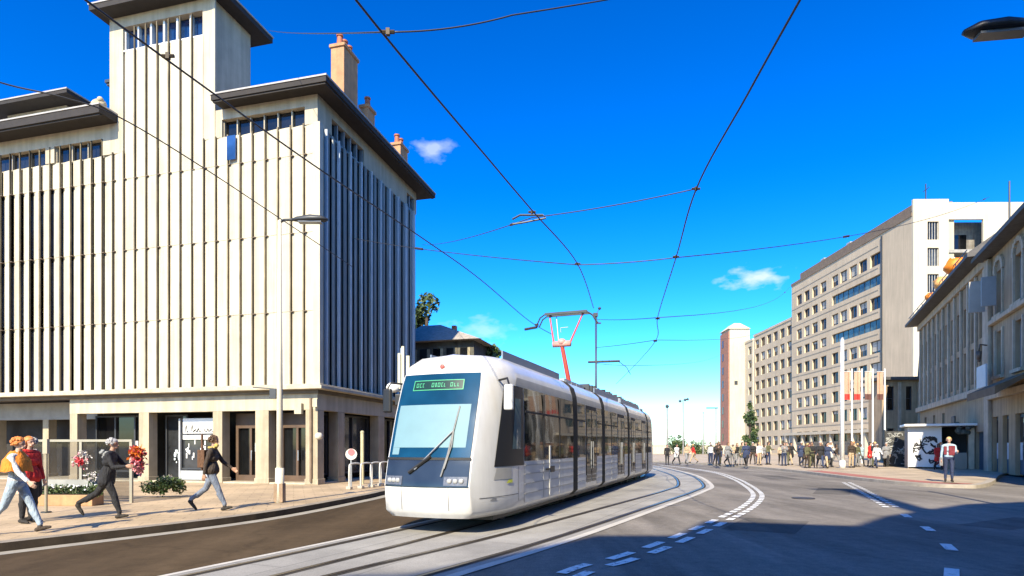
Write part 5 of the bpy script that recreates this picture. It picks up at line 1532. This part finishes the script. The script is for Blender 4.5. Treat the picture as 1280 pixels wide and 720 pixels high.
# walker in pale jeans with the orange shawl
g0 = G(21, 668, .14)
t, HM, zm, palms, wd_ = near_person('person in white top, orange shawl and pale blue jeans striding over the paving', g0, -82, WALK, 0, wht, jean, dkb, 'ginger', 'curly', .93)
def shawl(m):
    rings = []
    for i in range(7):
        z = 1.50-.06*i; rr = .10+.055*i if i < 3 else .22+.012*i
        rings.append([Vector((rr*1.05*math.cos(k*math.pi/8), rr*.72*math.sin(k*math.pi/8)*(1+.05*math.sin(k*3)), z-zm+.02*math.sin(k*2.3+i))) for k in range(16)])
    m.loft(rings, cap=False)
dressings(t, 'shawl', shawl, orange)
g1 = G(2, 662, .14)
near_person('person in red hooded jacket and dark trousers cut by the picture edge', g1+Vector((-.25, .9, 0)), -100, STAND, 0, red, dk, shoe, 'ginger', 'long', .94, .1, 1.12)
g2 = G(39, 651, .14)
t, HM, zm, palms, wd_ = near_person('person in long black coat with grey curly hair behind the orange shawl', g2, 160, STAND, 1, dk, dk, shoe, 'grey', 'curly', .93, .42, 1.12)
def scarf(m):
    for k in range(10):
        a_ = k*.628; m.ball((.085*math.cos(a_), .075*math.sin(a_)+.01, 1.47-zm), .042, n=8)
    m.tube([(.05, .10, 1.45-zm), (.06, .13, 1.3-zm), (.05, .13, 1.1-zm)], .035, 8)
dressings(t, 'scarf', scarf, cloth('patterned_scarf', (.55, .42, .40)))
# figure in black with the bouquet
g3 = G(134, 648, .14)
t, HM, zm, palms, wd_ = near_person('person in black coat and trousers stepping forward with a flower bouquet', g3, -75, STRIDE, 1, dk, dk, shoe, 'grey', 'curly', .95, .2, 1.08)
def mantle(m):
    rs = random.Random(2)
    for k in range(26): m.ball((rs.uniform(-.17, .17), rs.uniform(-.17, -.02)+.09, 1.42-zm+rs.uniform(-.12, .06)), rs.uniform(.025, .05), n=6)
dressings(t, 'shoulder_shawl', mantle, cloth('grey_knit', (.3, .31, .30)))
bp_ = wd_((palms[0]+palms[1])/2)
bq = thing('bouquet', 'large bouquet of orange and red flowers held by the figure in black', 'bouquet', bp_)
rs = random.Random(12)
m = MB()
for k in range(7): m.tube([(0, 0, -.16), (rs.uniform(-.08, .08), rs.uniform(-.08, .08), .2)], .010, 5)
m.build('stem', leaf_green[1], bq)
flowers(bq, 'orange_bloom', (.02, 0, .24), .15, 60, [petal_o, petal_o, petal_r], rs, .05)
flowers(bq, 'red_bloom', (.04, -.03, .06), .12, 40, [petal_r, petal_p], rs, .045)
flowers(bq, 'pink_spray', (.06, 0, -.10), .07, 16, [petal_p], rs, .04)
# walker by the lamp post
g4 = G(265, 638, .14)
t, HM, zm, palms, wd_ = near_person('person in dark brown jacket and grey blue jeans walking near the cream street lamp', g4, -80, WALK2, 1, dkb, jeanb, shoe, 'brown', 'curly', 1.0, .06, 1.05)
def pack(m):
    m.box(-.14, .14, -.27, -.12, 1.02-zm, 1.42-zm); m.tube([(-.10, -.24, .95-zm), (-.13, -.25, 1.78-zm)], .028, 8)
p_ = dressings(t, 'backpack', pack, cloth('rust_brown', (.14, .07, .035)), False)
bv = p_.modifiers.new('b', 'BEVEL'); bv.width = .04; bv.segments = 3
def yscarf(m):
    for k in range(9):
        a_ = k*.698; m.ball((.08*math.cos(a_), .07*math.sin(a_)+.015, 1.47-zm), .035, n=8)
    m.ball((.05, .11, 1.52-zm), .05); 
dressings(t, 'scarf', yscarf, cloth('yellow_scarf', (.62, .45, .12)))
def kneepatch(m): pass
# standing figure at the edge of the far pavement
g5 = G(1186, 602.5, .14)
t, HM, zm, palms, wd_ = near_person('person in patterned blue shirt and dark trousers at the pavement corner', g5, 150, STANDB, 0, sky, navy, shoe, 'blond', 'bun', 1.05)
def vest(m):
    m.box(-.19, .02, .085, .12, 1.02-zm, 1.40-zm); m.box(.07, .17, .085, .12, 1.05-zm, 1.38-zm)
v_ = dressings(t, 'open_waistcoat', vest, maroon, False); bv = v_.modifiers.new('b', 'BEVEL'); bv.width = .03; bv.segments = 2
def bag(m): m.box(.20, .30, -.10, .12, .62-zm, .95-zm); m.tube([(.25, 0, .95-zm), (.22, 0, 1.2-zm), (.16, 0, 1.42-zm)], .012, 6)
dressings(t, 'shoulder_bag', bag, grey, False)

# the crowd on the plaza: a few bodies, copied and dressed one by one
POSES = [STAND, WALK, WALK2, STANDB, PHONE]
BODIES = []
for i, ps in enumerate(POSES):
    for ct in (0, .32):
        me, HM, zm, palms = person_mesh('far_body', ps, .013, True, ct, 1.06)
        hm = [hair_mesh(HM, zm, st, random.Random(i)) for st in ('short', 'long')]
        hs_ = []
        for q in hm:
            o = q.build('hair', black, smooth=True); hs_.append(o.data); bpy.data.objects.remove(o)
        BODIES.append((me, hs_))
CROWD = [
 # px, feet py, top, trousers, hair, body, face, place, coat word
 (834, 581.0, 'black', 'black', 'dark', 0, 170, 'beyond the tram rear'),
 (842, 580.5, 'white', 'black', 'dark', 3, 200, 'by the tram rear'),
 (869, 580.0, 'red', 'tan', 'blond', 2, 90, 'out in the open street end'),
 (861, 579.5, 'tan', 'grey', 'brown', 4, 190, 'behind the red coated walker'),
 (884, 579.5, 'olive', 'black', 'dark', 6, 180, 'left of the brick red block'),
 (889, 579.0, 'white', 'navy', 'grey', 0, 160, 'before the low garden wall'),
 (899, 582.0, 'black', 'navy', 'dark', 2, 175, 'under the brick red flank'),
 (907, 581.5, 'grey', 'black', 'brown', 5, 200, 'under the brick red flank'),
 (914, 581.0, 'tan', 'grey', 'grey', 8, 170, 'before the slim block'),
 (925, 582.2, 'black', 'grey', 'brown', 4, 185, 'by the slender dark tree'),
 (932, 582.4, 'navy', 'black', 'dark', 3, 150, 'by the slender dark tree'),
 (944, 580.5, 'maroon', 'navy', 'dark', 1, 180, 'right of the slender dark tree'),
 (952, 580.8, 'white', 'tan', 'blond', 0, 200, 'near the creeper tree'),
 (962, 581.5, 'olive', 'navy', 'dark', 6, 210, 'near the creeper tree'),
 (972, 581.0, 'tan', 'black', 'grey', 2, 160, 'before the lower wing'),
 (981, 582.0, 'grey', 'navy', 'brown', 8, 180, 'before the lower wing'),
 (992, 582.0, 'black', 'tan', 'dark', 5, 190, 'before the small tree'),
 (1004, 582.5, 'dark_brown', 'navy', 'brown', 3, 200, 'among the plaza crowd'),
 (1012, 583.0, 'red', 'black', 'dark', 0, 175, 'among the plaza crowd'),
 (1019, 584.0, 'black', 'olive', 'dark', 4, 150, 'among the plaza crowd'),
 (1026, 583.5, 'navy', 'grey', 'brown', 5, 170, 'among the plaza crowd'),
 (1034, 583.0, 'tan', 'navy', 'blond', 1, 185, 'just before the tall white mast'),
 (1041, 584.0, 'white', 'black', 'grey', 9, 195, 'just before the tall white mast'),
 (1046, 583.5, 'dark_brown', 'grey', 'dark', 2, 200, 'at the tall white mast'),
 (1061, 583.0, 'black', 'navy', 'dark', 3, 160, 'past the tall white mast'),
 (1068, 583.0, 'tan', 'grey', 'ginger', 8, 170, 'past the tall white mast'),
 (1075, 582.5, 'olive', 'grey', 'blond', 0, 195, 'under the banner masts'),
 (1084, 584.0, 'red', 'grey', 'dark', 7, 215, 'under the banner masts'),
 (1091, 582.5, 'grey_blue_jeans', 'navy', 'brown', 4, 180, 'under the banner masts'),
 (1100, 585.0, 'white', 'navy', 'grey', 5, 170, 'beside the graffiti hoarding'),
 (1106, 584.5, 'grey', 'black', 'grey', 3, 150, 'beside the graffiti hoarding'),
 (895, 582.0, 'dark_brown', 'black', 'brown', 8, 185, 'by the slim block'),
 (903, 581.0, 'navy', 'olive', 'dark', 1, 150, 'under the brick red flank'),
 (928, 580.5, 'olive', 'grey', 'dark', 7, 200, 'by the slender dark tree'),
 (937, 581.2, 'black', 'dark_brown', 'grey', 2, 170, 'by the slender dark tree'),
 (957, 580.2, 'grey', 'black', 'dark', 3, 190, 'near the creeper tree'),
 (986, 581.3, 'dark_brown', 'olive', 'dark', 0, 170, 'before the lower wing'),
 (998, 582.8, 'navy', 'black', 'grey', 9, 160, 'among the plaza crowd'),
 (1009, 584.2, 'olive', 'dark_brown', 'blond', 6, 205, 'among the plaza crowd'),
 (1016, 582.2, 'grey', 'tan', 'brown', 1, 180, 'among the plaza crowd'),
 (1023, 584.6, 'black', 'navy', 'grey', 3, 165, 'among the plaza crowd'),
 (1030, 582.4, 'white', 'olive', 'dark', 2, 190, 'among the plaza crowd'),
 (1038, 585.0, 'navy', 'tan', 'dark', 5, 175, 'near the white mast'),
 (1064, 584.6, 'dark_brown', 'tan', 'brown', 0, 190, 'past the tall white mast'),
 (1072, 584.0, 'pale_blue', 'black', 'dark', 3, 175, 'under the banner masts'),
 (1096, 583.4, 'black', 'olive', 'blond', 8, 165, 'under the banner masts'),
 (1158, 585.5, 'black', 'tan', 'brown', 8, 200, 'at the kiosk front'),
 (1169, 586.5, 'red', 'black', 'dark', 3, 160, 'at the kiosk front'),
 (1176, 587.5, 'salmon', 'maroon', 'ginger', 4, 190, 'at the kiosk front'),
]
for k, (px, py, tp, tr, hr, bi, fc, place) in enumerate(CROWD):
    py += 1.1*math.sin(k*2.7); px += 4*math.sin(k*1.9); c = G(px, py, .14); c.z = .14 if px > 850 or c.y > 75 else 0
    if px < 850: c = G(px, py, 0)
    me, hs_ = BODIES[bi]
    coat = bi % 2 == 1
    place = place.replace('left of', 'short of').replace('right of', 'beyond')
    t = thing('person', 'person in %s %s and %s trousers, %s haired, %s' % (tp.replace('grey_blue_jeans', 'slate blue').replace('_', ' '), 'coat' if coat else 'top', tr, hr, place), 'person', c, R(fc), 'people on the far plaza')
    s_ = 1+.05*math.sin(k*2.1); t.scale = (s_,)*3
    b = bpy.data.objects.new('body', me); COL.objects.link(b); b.parent = t
    dress(b, [SKINS[(k*7) % 3 if k % 3 else 0], CL[tp], CL[tr], shoe, feat])
    h = bpy.data.objects.new('hair', hs_[k % 2]); COL.objects.link(h); h.parent = t
    h.material_slots[0].link = 'OBJECT'; h.material_slots[0].material = HAIRS[hr]
